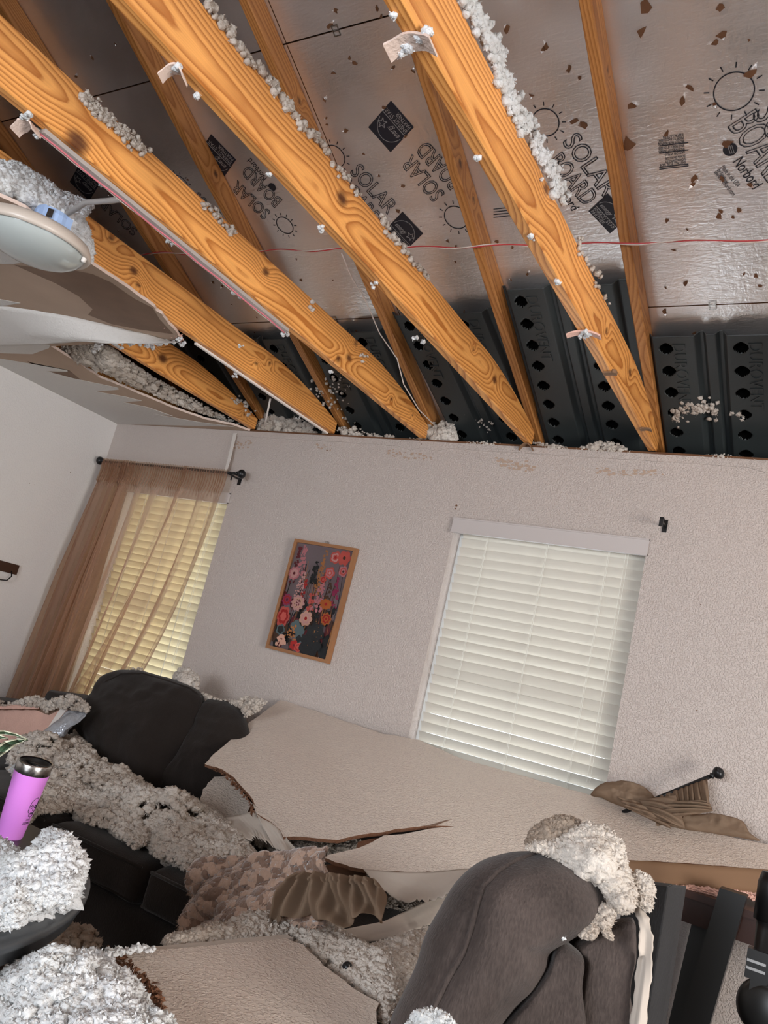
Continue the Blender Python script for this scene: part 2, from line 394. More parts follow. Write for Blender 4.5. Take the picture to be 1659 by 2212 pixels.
mb = MB()                                    # right wall with the patio door opening behind which the daylight stands
mb.box((XR, YF, 0), (XR+.12, -.45, ZC)); mb.box((XR, 1.55, 0), (XR+.12, YB, ZC)); mb.box((XR, -.45, 2.25), (XR+.12, 1.55, ZC))
mb.obj('wall_right', M['wall_left'], kind='structure')
wall_with_holes('wall_rear', XL-.1, XR+.1, 0, ZC, YF-.12, YF, [(-1.7, -.1, .9, 2.0)], M['wall_left'], kind='structure')
# doubled top plate over the window wall
plate = slab_box('trim_1', (XL-.1, YB+.004, ZC-.013), (XR+.1, YB+.13, ZC-.002), M['strand'], kind='structure')

# attic shell
mb = MB()
for x in (-6.05, XR+.12):
    mb.add([(x,4.1,1.9),(x,-.9,1.9),(x,-6.2,1.9),(x,-6.2,2.2),(x,-.9,deckz(-.9)+.02),(x,4.1,deckz(4.1)+.02)], [(0,1,4,5),(1,2,3,4)])
mb.box((-6.05, 4.02, 2.0), (XR+.1, 4.06, deckz(4.05)+.02)); mb.box((-6.05, YB+.13, 2.25), (XR+.1, 4.06, 2.28))
mb.box((-6.05, YF-3.2, 2.44), (XR+.1, YF, 2.47)); mb.box((-6.05, YF-.1, 2.40), (XL-.1, 4.0, 2.44))
mb.add([(-6.05,-.9,deckz(-.9)+.02),(XR+.12,-.9,deckz(-.9)+.02),(XR+.12,-6.2,2.2),(-6.05,-6.2,2.2)], [(0,1,2,3)])
mb.obj('wall_attic', M['strand'], kind='structure')

# remaining ceiling behind the camera
slab_box('ceiling', (XL, YF, ZC-.013), (XR, -.75, ZC), M['ceil'], kind='structure')

# roof deck: 4 x 8 ft sheets of foil faced board
roof = empty('roof', (0, 0, 4.1), kind='structure')
SY = [4.06, 2.886, 1.746, .606, -.534, -.9]
def deck_pt(x, y, off=0.0):
    return np.array([x, y, deckz(y)]) - DN*off
mfoil = [M['foil'], M['strand']]
for ci in range(5):
    y1, y0 = SY[ci], SY[ci+1]
    off = -2.0 if ci in (1, 2) else (-.87 if ci % 2 == 0 else -2.0)
    x = off - 2.33*3
    while x < XR:
        a, b = max(x+.002, -6.05), min(x+2.33-.002, XR+.12)
        if b-a > .05:
            g = .0025
            vs = [deck_pt(a,y0+g), deck_pt(b,y0+g), deck_pt(b,y1-g), deck_pt(a,y1-g)]
            vs = vs + [v+DN*.012 for v in vs]
            mesh_obj('roof_panel', vs, [(0,3,2,1),(4,5,6,7),(0,1,5,4),(1,2,6,5),(2,3,7,6),(3,0,4,7)], parent=roof, mats=mfoil, midx=[0,1,1,1,1,1])
        x += 2.33
# dark roofing felt above the sheets closes the gaps
vs = [deck_pt(-6.05,-.9,-.02), deck_pt(XR+.12,-.9,-.02), deck_pt(XR+.12,4.1,-.02), deck_pt(-6.05,4.1,-.02)]
mesh_obj('roofing_felt', vs, [(0,1,2,3)], M['black'], parent=roof)

# foil torn open, showing the strand board; the torn tongues curl away
rng = random.Random(4)
DU = np.array([1.,0,0]); DV = np.array([0,1.,-DT])/math.hypot(1,DT)
tm = MB(); fl = MB()
def torn(c, r):
    n = rng.randint(5, 8); pts = []; el = rng.uniform(.45, 1); ph = rng.uniform(0, 6.28)
    for k in range(n):
        a = 2*math.pi*k/n+rng.uniform(-.3,.3); rr = r*rng.uniform(.45,1.25)
        u, v = rr*math.cos(a), rr*math.sin(a)*el
        pts.append(c+DU*(u*math.cos(ph)-v*math.sin(ph))+DV*(u*math.sin(ph)+v*math.cos(ph))-DN*.0012)
    tm.add(pts+[p+DN*.001 for p in pts], [tuple(range(n))]+[(k,(k+1)%n,n+(k+1)%n,n+k) for k in range(n)])
    k = rng.randrange(n); p, q = pts[k], pts[(k+1)%n]
    tip = (p+q)/2-DN*r*rng.uniform(.2,.7)+(p+q-2*c)*rng.uniform(.2,.7)
    fl.add([p,q,tip,p-DN*.0006,q-DN*.0006,tip-DN*.0006], [(0,1,2),(5,4,3),(0,3,4,1),(1,4,5,2),(2,5,3,0)])
for (px,py,r) in [(1392,12,.028),(1095,62,.016),(1180,100,.013),(1230,148,.016),(1386,68,.02),(1175,105,.012),(1363,228,.022),(1358,310,.028),(1490,190,.014),(1475,218,.015),(1555,18,.014),(1561,73,.018),(1624,158,.022),(1620,400,.01),(1545,92,.012),(1440,290,.014),(1572,310,.016),(1500,385,.014),(1498,397,.013),(1560,387,.016),(1557,457,.012),(1552,468,.012),(1584,469,.010),(1440,475,.010),(1455,540,.01),(1437,620,.010),(1480,612,.014),(1632,596,.010),(1642,618,.008),(1165,540,.01),(1073,522,.012),(967,521,.009),(985,532,.010),(1148,206,.012),(755,125,.009),(765,135,.012),(720,157,.011),(700,215,.010),(705,255,.013),(725,22,.010),(815,20,.012),(712,55,.018),(875,295,.012),(785,332,.008),(870,402,.010),(818,380,.008),(930,620,.009),(1003,672,.01),(1140,592,.011),(1104,605,.008),(1435,673,.012),(1390,745,.01),(1500,720,.012),(1560,755,.013),(1515,790,.009),(1110,632,.010),(770,715,.01),(650,605,.009),(719,605,.008),(775,755,.010),(640,560,.009),(690,540,.01),(850,145,.012),(1240,262,.020),(860,455,.012),(1262,268,.02),(460,610,.010),(480,618,.012),(250,95,.008),(165,165,.010),(200,125,.010),(345,520,.01)]:
    torn(deck(px,py,.001), r)
for _ in range(190):
    torn(deck_pt(rng.uniform(-4.6,.4), rng.uniform(-.3,2.95), .001), rng.uniform(.004,.012))
prop(tm.obj('torn_foil_spot', M['strand'], roof), kind='stuff'); prop(fl.obj('curled_foil', M['foil'], roof), kind='stuff')

# H clips in the horizontal seams
def hclip(x, y, lab):
    mb = MB(); c = deck_pt(x, y, .003)
    for s in (-1, 1):
        mb.obox(c+DU*.012*s, DU*.002, DV*.018, DN*.002)
        mb.obox(c+DV*.017*s, DU*.013, DV*.002, DN*.002)
    mb.obox(c+DU*0, DU*.013, DV*.002, DN*.003)
    prop(mb.obj('sheathing_clip', M['steel']), lab, 'metal clip', 'steel clips in the roof seams')
for px, py, lab in [(1539,655,'steel H clip in the roof seam right of the rightmost visible rafter'),(1212,668,'steel H clip in the roof seam beside the second joist from the right'),(727,66,'steel H clip in the upper roof seam between the top two joists'),(722,687,'steel H clip in the roof seam above the middle joist')]:
    c = deck(px, py); hclip(c[0], 1.746 if py < 200 else 2.886, lab)

# ------------------------------------------------------------------ timber with growth rings
def timber(name, x0, x1, ylo, yhi, zf_lo, zf_hi, mat, seed, knots=(), pith=None, amp=1.0, **kw):
    """a board running along y; zf_lo/zf_hi give the underside and top as functions of y"""
    n = max(8, int((yhi-ylo)/.012)); ys = np.linspace(ylo, yhi, n+1)
    cx = (x0+x1)/2; w = (x1-x0)/2; rd = .004
    mz = 14
    prof = []                                  # (xs, t) around the section, t in 0..1 of the height
    for k in range(mz+1): prof.append((w, k/mz, 0))
    for k in range(1, 4): prof.append((w-2*w*k/3, 1, 0))
    for k in range(mz-1, -1, -1): prof.append((-w, k/mz, 0))
    for k in range(1, 3): prof.append((-w+2*w*k/3, 0, 0))
    m = len(prof); V = np.zeros((n+1, m, 3))
    lo = np.array([zf_lo(y) for y in ys]); hi = np.array([zf_hi(y) for y in ys])
    for j, (xx, t, _) in enumerate(prof):
        V[:, j, 0] = cx+xx; V[:, j, 1] = ys; V[:, j, 2] = lo+(hi-lo)*t
        if abs(abs(xx)-w) < 1e-6 and t in (0, 1):   # eased arris
            V[:, j, 0] -= math.copysign(rd, xx); 
        if abs(abs(xx)-w) < 1e-6 and t == 1/mz: V[:, j, 2] = lo+rd
        if abs(abs(xx)-w) < 1e-6 and t == (mz-1)/mz: V[:, j, 2] = hi-rd
    vv = V.reshape(-1, 3)
    H = float(np.mean(hi-lo))
    zz = ((V[:,:,2]-lo[:,None])).reshape(-1); xx = vv[:,0]-cx; yy = vv[:,1]
    s = seed*3.7
    pz = (pith[1] if pith else H*.5)+.045*vnoise(np.stack([yy*1.1+s, yy*0+s, yy*0], -1))+.02*vnoise(np.stack([yy*3.3, yy*0+s, yy*0+4], -1))
    pxx = (pith[0] if pith else -.055)+.03*vnoise(np.stack([yy*.8, yy*0+s+9, yy*0], -1))
    d = np.sqrt((zz-pz)**2+((xx-pxx)*1.0)**2)
    d += amp*(.020*vnoise(np.stack([yy*2.1+s, zz*7, xx*9], -1))+.0026*vnoise(np.stack([yy*6, zz*18+s, xx*20], -1))+.0008*vnoise(np.stack([yy*40, zz*90+s, xx*30], -1)))
    knotv = np.zeros(len(vv))
    for (ky, kt, kr) in knots:
        kz = kt*H; q = np.sqrt(((yy-ky)/1.35)**2+(zz-kz)**2); side = (xx > 0)
        g = np.exp(-(q/(kr*2.6))**2); d += np.where(side, 1, .3)*g*.028
        knotv = np.maximum(knotv, np.where(side & True, np.clip(1.25-(q/kr)**2*1.0, 0, 1), 0)*.92)
    ring = d/.0105
    F = []
    for i in range(n):
        for j in range(m): F.append((i*m+j, i*m+(j+1)%m, (i+1)*m+(j+1)%m, (i+1)*m+j))
    ptop = [i for i in range(m)]
    me = bpy.data.meshes.new(name); me.from_pydata([tuple(v) for v in vv], [], F+[tuple(reversed(ptop)), tuple(n*m+i for i in ptop)])
    a = me.attributes.new('ring', 'FLOAT', 'POINT'); a.data.foreach_set('value', ring.astype(np.float32))
    a = me.attributes.new('knot', 'FLOAT', 'POINT'); a.data.foreach_set('value', knotv.astype(np.float32))
    return fin(name, me, mat, smooth=False, **kw)
JX = [-.868, -1.451, -2.034, -2.617, -3.2, -3.783, -4.3]
JH = .165
def jtop(y): return ZC+JH if y < 2.75 else ZC+JH-.13*((y-2.75)/.65)**1.6*.75
jl = ['bare orange ceiling joist nearest the right edge, with bent nails and notches', 'wide orange ceiling joist in the centre with swirling grain and a big dark knot',
      'orange ceiling joist with grey cable stapled under its lower edge', 'dark orange ceiling joist running from the ceiling lamp to the wall',
      'short visible ceiling joist with hollow knot above the torn ceiling slot', 'ceiling joist hidden above the last strip of ceiling', 'ceiling joist hard against the left wall']
jk = [[(2.45,.55,.012),(2.8,.6,.016),(1.75,.93,.018)], [(1.62,.62,.022),(2.86,.55,.018),(2.62,.7,.008)], [(1.14,.12,.032),(1.98,.72,.016),(2.53,.18,.014),(2.6,.42,.018),(2.62,.95,.014),(3.22,.35,.006),(3.0,.3,.01)],
      [(1.72,.92,.012),(1.86,.55,.018),(1.9,.3,.012),(2.75,.72,.009),(2.66,.45,.008)], [(2.55,.85,.012),(2.6,.45,.026),(3.28,.3,.008)], [], []]
jp = [(-.05,.06),(-.03,.07),(-.035,.09),(-.03,.13),(-.03,.05),None,None]
for i, x in enumerate(JX):
    timber('ceiling_joist', x-.02, x+.02, -.7, YB-.002, lambda y: ZC, jtop, M['joist'], i+1, jk[i], jp[i], label=jl[i], cat='joist', group='exposed ceiling joists')
for x, l in ((-.04, 'ceiling joist just outside the right of the frame'), (.45, 'ceiling joist overhead on the right'), (.88, 'ceiling joist farthest right overhead')):
    timber('ceiling_joist', x-.02, x+.02, -.7, YB-.002, lambda y: ZC, jtop, M['joist'], int(x*10)+20, label=l, cat='joist', group='exposed ceiling joists')
rl = ['narrow sloping rafter at the right, standing clear against the bright foil', 'sloping rafter with dark scuffs meeting the wide centre joist', 'sloping rafter with a loose white wire beside it', 'sloping rafter crossing the solar print left of centre',
      'dim sloping rafter above the lamp side joist', 'shadowed sloping rafter in the upper left corner', 'rafter farthest left in the dark attic']
rk = [[(1.3,.4,.01),(2.0,.5,.008)], [(1.9,.5,.016),(2.2,.4,.014),(2.35,.6,.01)], [(1.9,.5,.01),(2.5,.3,.01)], [(1.4,.5,.012),(2.1,.5,.012)], [(1.2,.5,.012),(1.9,.4,.012)], [(.7,.5,.014)], []]
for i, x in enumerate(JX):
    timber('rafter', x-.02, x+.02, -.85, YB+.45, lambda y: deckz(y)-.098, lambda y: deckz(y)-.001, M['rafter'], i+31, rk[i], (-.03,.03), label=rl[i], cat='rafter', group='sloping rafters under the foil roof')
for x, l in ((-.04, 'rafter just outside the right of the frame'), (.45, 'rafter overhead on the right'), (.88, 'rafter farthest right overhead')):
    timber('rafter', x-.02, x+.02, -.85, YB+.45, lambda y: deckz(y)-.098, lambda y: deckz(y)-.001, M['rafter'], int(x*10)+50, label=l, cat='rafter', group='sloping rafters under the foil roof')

# ------------------------------------------------------------------ black vent baffles with dimples
def baffle(xc, ytop, lab, tilt=0.0, width=.53, drop=.03, embt=True):
    ybot = YB+.28; nx, ny = 200, 170
    us = np.linspace(-width/2, width/2, nx+1); vs_ = np.linspace(ytop, ybot, ny+1)
    V = np.zeros((ny+1, nx+1, 3)); 
    U, Y = np.meshgrid(us, vs_)
    prof = np.zeros_like(U)                      # distance below the deck
    def trap(u, c, w, s): return np.clip((w/2+s-np.abs(u-c))/s, 0, 1)
    base = .028; holes = np.zeros_like(U, bool)
    prof = base+.030*trap(U, -.155, .16, .018)+.030*trap(U, .125, .16, .018)+.020*trap(U, -.015, .035, .012)
    for cx_ in (-.185, .095):
        k = 0
        y = ytop+.055
        while y < ybot-.02:
            q = np.abs((U-cx_)/.025)**1.4+np.abs((Y-y)/.021)**1.4; holes = np.maximum(holes, q < 1.12)
            prof -= .034*np.clip((1.25-q)/.5, 0, 1)
            y += .105
    prof += drop*0
    sag = drop*np.clip((Y-ytop)/(ybot-ytop), 0, 1)
    P0 = np.stack([U+xc+tilt*(Y-ytop), Y, deckz(Y)], -1)-DN*(prof+sag)[..., None]
    V = P0.reshape(-1, 3)
    i, j = np.meshgrid(np.arange(ny), np.arange(nx), indexing='ij'); b = i*(nx+1)+j
    F = np.stack([b, b+1, b+nx+2, b+nx+1], -1).reshape(-1, 4)
    me = fast_mesh('vent_baffle', V, F)
    hm = holes.reshape(-1); mi = (hm[F].sum(1) >= 1).astype(np.int32)
    o = fin('vent_baffle', me, smooth=True, label=lab, cat='roof vent', group='vent baffles along the eave', mats=[M['vent'], M['hole']], midx=mi)
    md = o.modifiers.new('thick', 'SOLIDIFY'); md.thickness = .003; md.offset = 1
    if embt:
        for cx_, r in ((-.158, 1), (.122, 1)):
            textmesh('raised_lettering', 'DUROVENT', deck_pt(xc+cx_+tilt*.1, ytop+.03, base+.031), DV-DN*(drop/(ybot-ytop)), DU, .07, M['vent'], parent=o, ext=.004, width=.34)
    return o
def textmesh(name, body, org, ux, uy, size, mat, parent=None, outline=0, ext=.0004, width=None, shear=0, **kw):
    cu = bpy.data.curves.new('t', 'FONT'); cu.body = body; cu.size = size; cu.align_x = 'LEFT'; cu.resolution_u = 3; cu.shear = shear
    if outline: cu.fill_mode = 'NONE'; cu.bevel_depth = outline; cu.bevel_resolution = 0
    else: cu.extrude = ext
    to = bpy.data.objects.new('t', cu); COL.objects.link(to)
    bpy.context.view_layer.update()
    me = bpy.data.meshes.new_from_object(to.evaluated_get(bpy.context.evaluated_depsgraph_get()))
    bpy.data.objects.remove(to)
    n = len(me.vertices); co = np.zeros(n*3, np.float32); me.vertices.foreach_get('co', co); co = co.reshape(-1, 3)
    if n == 0: return None
    w = co[:,0].max(); sx = (width/w) if width else 1.0
    ux = np.array(ux, float); uy = np.array(uy, float); ux /= np.linalg.norm(ux); uy -= ux*np.dot(ux, uy); uy /= np.linalg.norm(uy); uz = np.cross(ux, uy)
    zs = .35 if outline else 1
    out = np.array(org)+co[:,:1]*sx*ux+co[:,1:2]*uy+co[:,2:3]*zs*uz
    me.vertices.foreach_set('co', out.astype(np.float32).ravel()); me.name = name
    me.materials.clear()
    return fin(name, me, mat, parent, **kw)
baffle(-.60, 2.98, 'black dimpled vent baffle at the far right dusted with insulation', 0)
baffle(-1.16, 2.74, 'black dimpled vent baffle between the two rightmost joists', 0)
baffle(-1.75, 2.84, 'crooked black vent baffle left of the wide centre joist', .10)
baffle(-2.325, 2.92, 'black vent baffle behind the cable joist', .0)
baffle(-2.91, 2.95, 'black vent baffle above the lamp side joist', .0)
baffle(-3.49, 2.9, 'black vent baffle above the ceiling slot', .0, embt=False)
baffle(-.01, 3.0, 'black vent baffle past the right edge', 0, embt=False)

# ------------------------------------------------------------------ print on the foil (flat ink on the sheets)
def dvec(p1, p2):
    a, b = deck(*p1, .0015), deck(*p2, .0015); return a, b-a
def dperp(u):                                  # seen from below, 90 degrees anticlockwise
    return np.cross(u/np.linalg.norm(u), DN)
def dtext(body, p1, p2, hgt, outline=0, mat='ink', shear=0, flipy=1, par=None):
    a, u = dvec(p1, p2)
    up = dperp(u)
    return textmesh('printed_lettering', body, a, u, up, hgt, M[mat], parent=roof, outline=outline, width=float(np.linalg.norm(u)), shear=shear, ext=.0003)
def dline(mb, a, b, w=.002):
    a = np.array(a); b = np.array(b); u = (b-a)/2; p = np.cross(u/np.linalg.norm(u), DN)
    mb.obox((a+b)/2, u, p*w, DN*.0004)
def sun(px, py, r, r1=1.22, r2=1.5, ph=0.13):
    c = deck(px, py, .0015); mb = MB()
    pts = [c+r*(math.cos(t)*DU+math.sin(t)*DV) for t in np.linspace(0, 2*math.pi, 41)]
    for i in range(40): dline(mb, pts[i], pts[i+1], .0018)
    for k in range(12):
        t = ph+2*math.pi*k/12; d = math.cos(t)*DU+math.sin(t)*DV
        dline(mb, c+d*r*r1, c+d*r*r2, .0016)
    mb.obj('printed_sun', M['ink'], roof)
def label(c0, c1, c2, c3):
    """navy partner label, corners in its own reading frame: bottom left, bottom right, top right, top left"""
    D, C, B, A = [deck(*c, .0015) for c in (c0, c1, c2, c3)]
    C = D+(B-A+C-D)/2; A = D+(A-D+B-C)/2*1.0; B = A+C-D
    mb = MB(); mb.add([A,B,C,D,A+DN*.0006,B+DN*.0006,C+DN*.0006,D+DN*.0006], [(0,1,2,3),(7,6,5,4),(0,4,5,1),(1,5,6,2),(2,6,7,3),(3,7,4,0)])
    lab = mb.obj('printed_label', M['ink'], roof)
    ux = C-D; uy = A-D; w = np.linalg.norm(ux); h = np.linalg.norm(uy); ux /= w; uy = uy/h
    o = -DN*.0008
    textmesh('label_lettering', 'PARTNER', D+ux*.05*w+uy*.05*h+o, ux, uy, .17*h, M['silver'], lab, width=.58*w)
    textmesh('label_lettering', 'ENERGY STAR', D+ux*.05*w+uy*.20*h+o, ux, uy, .17*h, M['silver'], lab, width=.90*w)
    textmesh('label_lettering', 'energy', D+ux*.10*w+uy*.47*h+o, ux, uy, .24*h, M['silver'], lab, width=.48*w, shear=.5)
    mb = MB(); P = lambda u, v: D+ux*u*w+uy*v*h+o
    dline(mb, P(.02,.36), P(.98,.36), .0012)
    arc = [P(.5+.46*math.cos(t), .40+.50*math.sin(t)) for t in np.linspace(.25, 2.9, 16)]
    for i in range(15): dline(mb, arc[i], arc[i+1], .001)
    st = [P(.77+(.15 if k % 2 == 0 else .06)*math.cos(math.pi/2+k*math.pi/5), .60+(.15 if k % 2 == 0 else .06)*math.sin(math.pi/2+k*math.pi/5)) for k in range(10)]
    for i in range(10): dline(mb, st[i], st[(i+1)%10], .0012)
    mb.obj('label_star', M['silver'], lab)
OUT = .0019
# block right of the second joist from the right
sun(1178, 265, .048); dtext('SOLAR', (1213,307), (1305,428), .100, OUT); dtext('BOARD', (1181,350), (1262,446), .100, OUT)
dtext('Norbord', (1193,388), (1235,456), .05); label((1271,456), (1317,505), (1360,468), (1312,418))
# block at the far right
sun(1585, 198, .058); dtext('SOLAR', (1622,246), (1735,405), .135, OUT); dtext('BOARD', (1570,271), (1668,408), .135, OUT)
dtext('Norbord', (1581,350), (1626,410), .055)
mb = MB(); c = deck(1577, 323, .0018); mb.lathe(c, DN, [(0,0),(.022,0),(.022,.0006),(0,.0006)], 24); mb.obj('printed_roundel', M['ink'], roof)
mb = MB()
for k in (-1, 0, 1): dline(mb, c-DN*.0006+DU*.006*k-DV*.014, c-DN*.0006+DU*(.006*k+.006)+DV*.014, .001)
mb.obj('roundel_stripe', M['silver'], roof)
dtext('Made in the USA', (1556,362), (1592,405), .022, mat='inkgrey'); dtext('by Norbord', (1548,368), (1566,398), .022, mat='inkgrey'); dtext('www.norbord.com', (1541,373), (1582,424), .022, mat='inkgrey')
# upside down block between centre joist and its rafter
dtext('SOLAR', (962,419), (889,333), .105, OUT); dtext('BOARD', (1000,391), (921,303), .105, OUT)
label((894,275), (845,217), (795,275), (844,329))
sun(985, 470, .05)
# block left of it, reading down
sun(722, 338, .047); dtext('SOLAR', (754,372), (838,464), .108, OUT); dtext('BOARD', (728,396), (805,487), .108, OUT)
label((829,500), (874,545), (913,505), (870,457))
# upside down block left of the centre joist
dtext('SOLAR', (585,459), (512,389), .10, OUT); dtext('BOARD', (611,434), (536,356), .10, OUT); sun(615, 487, .042)
dtext('Norbord', (578,385), (542,341), .048); label((510,345), (460,290), (425,335), (482,388))
mb = MB(); mb.lathe(deck(588,404,.0018), DN, [(0,0),(.018,0),(.018,.0006),(0,.0006)], 20); mb.obj('printed_roundel', M['ink'], roof)
# far left
sun(388, 398, .045); dtext('SOLAR', (415,430), (470,482), .10, OUT); dtext('SOLAR', (298,497), (222,428), .10, OUT)
label((215,398), (172,350), (150,395), (193,432))
# small notice, upside down
nt_ = ['INSTALL FOIL SIDE', 'DOWN ON ROOFS', 'DOWN ON FLOORS', 'OUT ON WALLS', '', 'SPACE PANELS 1/8" ON ENDS', 'SPACE PANELS 1/8" ON SIDES', '', 'PROTECT FROM MOISTURE', 'PRIOR TO AND DURING', 'INSTALLATION']
mb = MB()
for k, t in enumerate(nt_):
    y = (352, 345, 338, 330, 0, 322.5, 315.5, 0, 306, 299, 292)[k]
    if t: dtext(t, (1481-.5*k, y-4), (1481-.5*k-(56 if len(t) > 14 else 44), y+3), .0125)
for y in (357.5, 361.5, 327, 311): dline(mb, deck(1487,y-3,.0015), deck(1424,y+4.5,.0015), .0014)
mb.obj('printed_rule', M['ink'], roof)
for y0 in ((1065,452),): 
    mb = MB()
    for k in range(4): dline(mb, deck(1066, 452+k*6, .0015), deck(1104, 448+k*6, .0015), .0014)
    mb.obj('printed_rule', M['ink'], roof)

# ------------------------------------------------------------------ windows and blinds
def window(n, x0, x1, z0, z1):
    w = empty('window_%d' % n, ((x0+x1)/2, YB+.1, z0), kind='structure')
    mb = MB(); y0, y1 = YB+.08, YB+.125; t = .045
    mb.box((x0,y0,z0),(x0+t,y1,z1)); mb.box((x1-t,y0,z0),(x1,y1,z1)); mb.box((x0+t,y0,z0),(x1-t,y1,z0+t)); mb.box((x0+t,y0,z1-t),(x1-t,y1,z1))
    mb.box((x0+t,y0+.005,(z0+z1)/2-.02),(x1-t,y1-.005,(z0+z1)/2+.02))
    mb.obj('window_frame', M['vinyl'], w)
    mb = MB(); mb.box((x0+t,y0+.02,z0+t),(x1-t,y0+.024,(z0+z1)/2-.02)); mb.box((x0+t,y0+.02,(z0+z1)/2+.02),(x1-t,y0+.024,z1-t))
    mb.obj('pane', M['glass'], w)
    return w
def blind(x0, x1, z0, z1, mat, lab, yc, gapl=.02, val=True, pitch=.0445, tilt=66, cords=(.16,.5,.82), vz=.068):
    b = empty('window_blind', ((x0+x1)/2, yc, z1), lab, 'window blind')
    if val:
        mb = MB(); v0 = YB-.016; mb.box((x0-.012, v0, z1-vz), (x1+.012, v0+.012, z1+.004)); mb.box((x0-.012, v0-.004, z1-vz-.002), (x1+.012, v0+.012, z1-vz+.005)); mb.box((x0-.012, v0-.004, z1-.002), (x1+.012, v0+.012, z1+.004)); mb.obj('valance', M['valance'], b)
    mb = MB(); mb.box((x0+gapl, yc-.022, z1-.04), (x1-.004, yc+.022, z1)); mb.obj('head_rail', M['valance'], b)
    # one slat mesh shared by all
    a = math.radians(tilt); n = 6; L0, L1 = x0+gapl, x1-.003
    prof = []
    for k in range(n+1):
        s = (k/n-.5)*.050; cr = .0025*(1-(2*k/n-1)**2)
        prof.append((s*math.cos(a)+cr*math.sin(a), -s*math.sin(a)+cr*math.cos(a)))
    top = [(y, z) for y, z in prof]; bot = [(y+.0025*math.sin(a), z+.0025*math.cos(a)) for y, z in prof][::-1]
    ring_ = top+bot; m_ = len(ring_)
    vs = [((L0-L1)/2, y, z) for y, z in ring_]+[((L1-L0)/2, y, z) for y, z in ring_]
    fs = [(i, (i+1)%m_, m_+(i+1)%m_, m_+i) for i in range(m_)]+[tuple(range(m_-1,-1,-1)), tuple(range(m_, 2*m_))]
    me = bpy.data.meshes.new('slat'); me.from_pydata(vs, [], fs); me.materials.append(mat)
    z = z1-.062; rg = random.Random(int(x0*100))
    cnt = 0
    while z > z0+.03:
        o = bpy.data.objects.new('slat', me); COL.objects.link(o)
        o.location = ((L0+L1)/2, yc, z+rg.uniform(-.0008,.0008)); o.rotation_euler = (math.radians(rg.uniform(-2.5,2.5)), 0, math.radians(rg.uniform(-.1,.1)))
        setpar(o, b); z -= pitch; cnt += 1
    mb = MB(); mb.box((L0, yc-.022, z0+.004), (L1, yc+.022, z0+.022)); mb.obj('bottom_rail', mat, b)
    for f in cords:
        mb = MB(); xx = L0+(L1-L0)*f
        for dy in (-.024, .024): mb.tube([(xx, yc+dy, z1-.04), (xx, yc+dy, z0+.02)], .0011, 5)
        mb.tube([(xx+.006, yc-.026, z1-.04), (xx+.006, yc-.026, z0+.02)], .0012, 5)
        mb.obj('ladder_cord', M['cord'], b)
    mb = MB()
    for q in (0, .012): mb.tube([(x1-.085+q, yc-.034, z1-.05), (x1-.08+q, yc-.034, (z0+z1)/2-.3)], .0011, 5)
    mb.obj('pull_cord', M['cord'], b)
    return b
window(1, *WINS[0]); window(2, *WINS[1])
blind(WINS[0][0]+.003, WINS[0][1]-.003, .56, 2.028, M['blind_y'], 'cream slatted blind behind the sheer curtain in the left window', YB+.04, gapl=.03, vz=.06)
blind(WINS[1][0]+.003, WINS[1][1]-.003, .56, 2.033, M['blind'], 'white slatted blind in the right window above the fallen slab', YB+.050, gapl=.025, tilt=62)

# ------------------------------------------------------------------ curtains
def cloth_grid(name, fn, nu, nv, mat, parent=None, **kw):
    V = [fn(i/nu, j/nv) for j in range(nv+1) for i in range(nu+1)]
    F = [(j*(nu+1)+i, j*(nu+1)+i+1, (j+1)*(nu+1)+i+1, (j+1)*(nu+1)+i) for j in range(nv) for i in range(nu)]
    return mesh_obj(name, V, F, mat, parent, True, **kw)
rodz, rody = 2.135, YB-.085
cr = empty('curtain_rod', (-3.73, rody, rodz), 'black curtain rod with round finials over the left window', 'curtain rod')
mb = MB(); mb.tube([(-4.30, rody, rodz), (-3.15, rody, rodz)], .008, 12); mb.obj('rod', M['blackmetal'], cr, True)
def finial(parent, c, axis, k=1.0):
    mb = MB(); mb.lathe(c, axis, [(a_*k, b_*k) for a_, b_ in [(0,-.004),(.009,-.004),(.009,.008),(.014,.010),(.014,.015),(.008,.018),(.019,.026),(.026,.038),(.027,.047),(.020,.058),(.012,.064),(.006,.066),(0,.067)]], 24)
    return mb.obj('finial', M['blackmetal'], parent, True)
finial(cr, (-4.30, rody, rodz), (-1,0,0)); finial(cr, (-3.15, rody, rodz), (1,0,0))
for x in (-4.22, -3.185):
    mb = MB(); mb.box((x-.006, rody-.012, rodz-.016), (x+.006, YB, rodz-.009)); mb.box((x-.012, YB-.004, rodz-.045), (x+.012, YB, rodz+.02)); mb.box((x-.006, rody-.014, rodz-.016), (x+.006, rody-.010, rodz+.004))
    mb.tube([(x, rody+.01, rodz-.012), (x, rody+.01, rodz-.04)], .004, 8)
    mb.obj('bracket', M['blackmetal'], cr)
def curt_fn(xa0, xa1, xb0, xb1, zt, zb, yt, yb, nf, seed, amp=.020, blow=0.0, pw=1.3):
    def f(u, v):
        zz = zt+(zb-zt)*v
        vv = v**pw
        x0 = xa0+(xb0-xa0)*vv; x1 = xa1+(xb1-xa1)*vv
        x = x0+(x1-x0)*u
        a = amp*(.45+.9*min(1, v*2.2))
        ph = u*nf*2*math.pi+seed+.9*math.sin(u*7+seed)+.5*math.sin(v*3+u*5)
        y = yt+(yb-yt)*v+a*math.sin(ph)+a*.4*math.sin(ph*2.3+1.3+v*2)*(.3+v)
        x += a*.5*math.cos(ph*1.0)
        if v < .10:                            # gathered heading round the rod
            g = math.sin(u*(xa1-xa0)*300+seed+math.sin(u*9))*.009
            y = rody+(-.012 if v < .085 else -.010)+g*min(1, v/.02+.3)-.004*math.cos(v/.1*6.28)
            zz += g*.4
        return (x, y, zz)
    return f
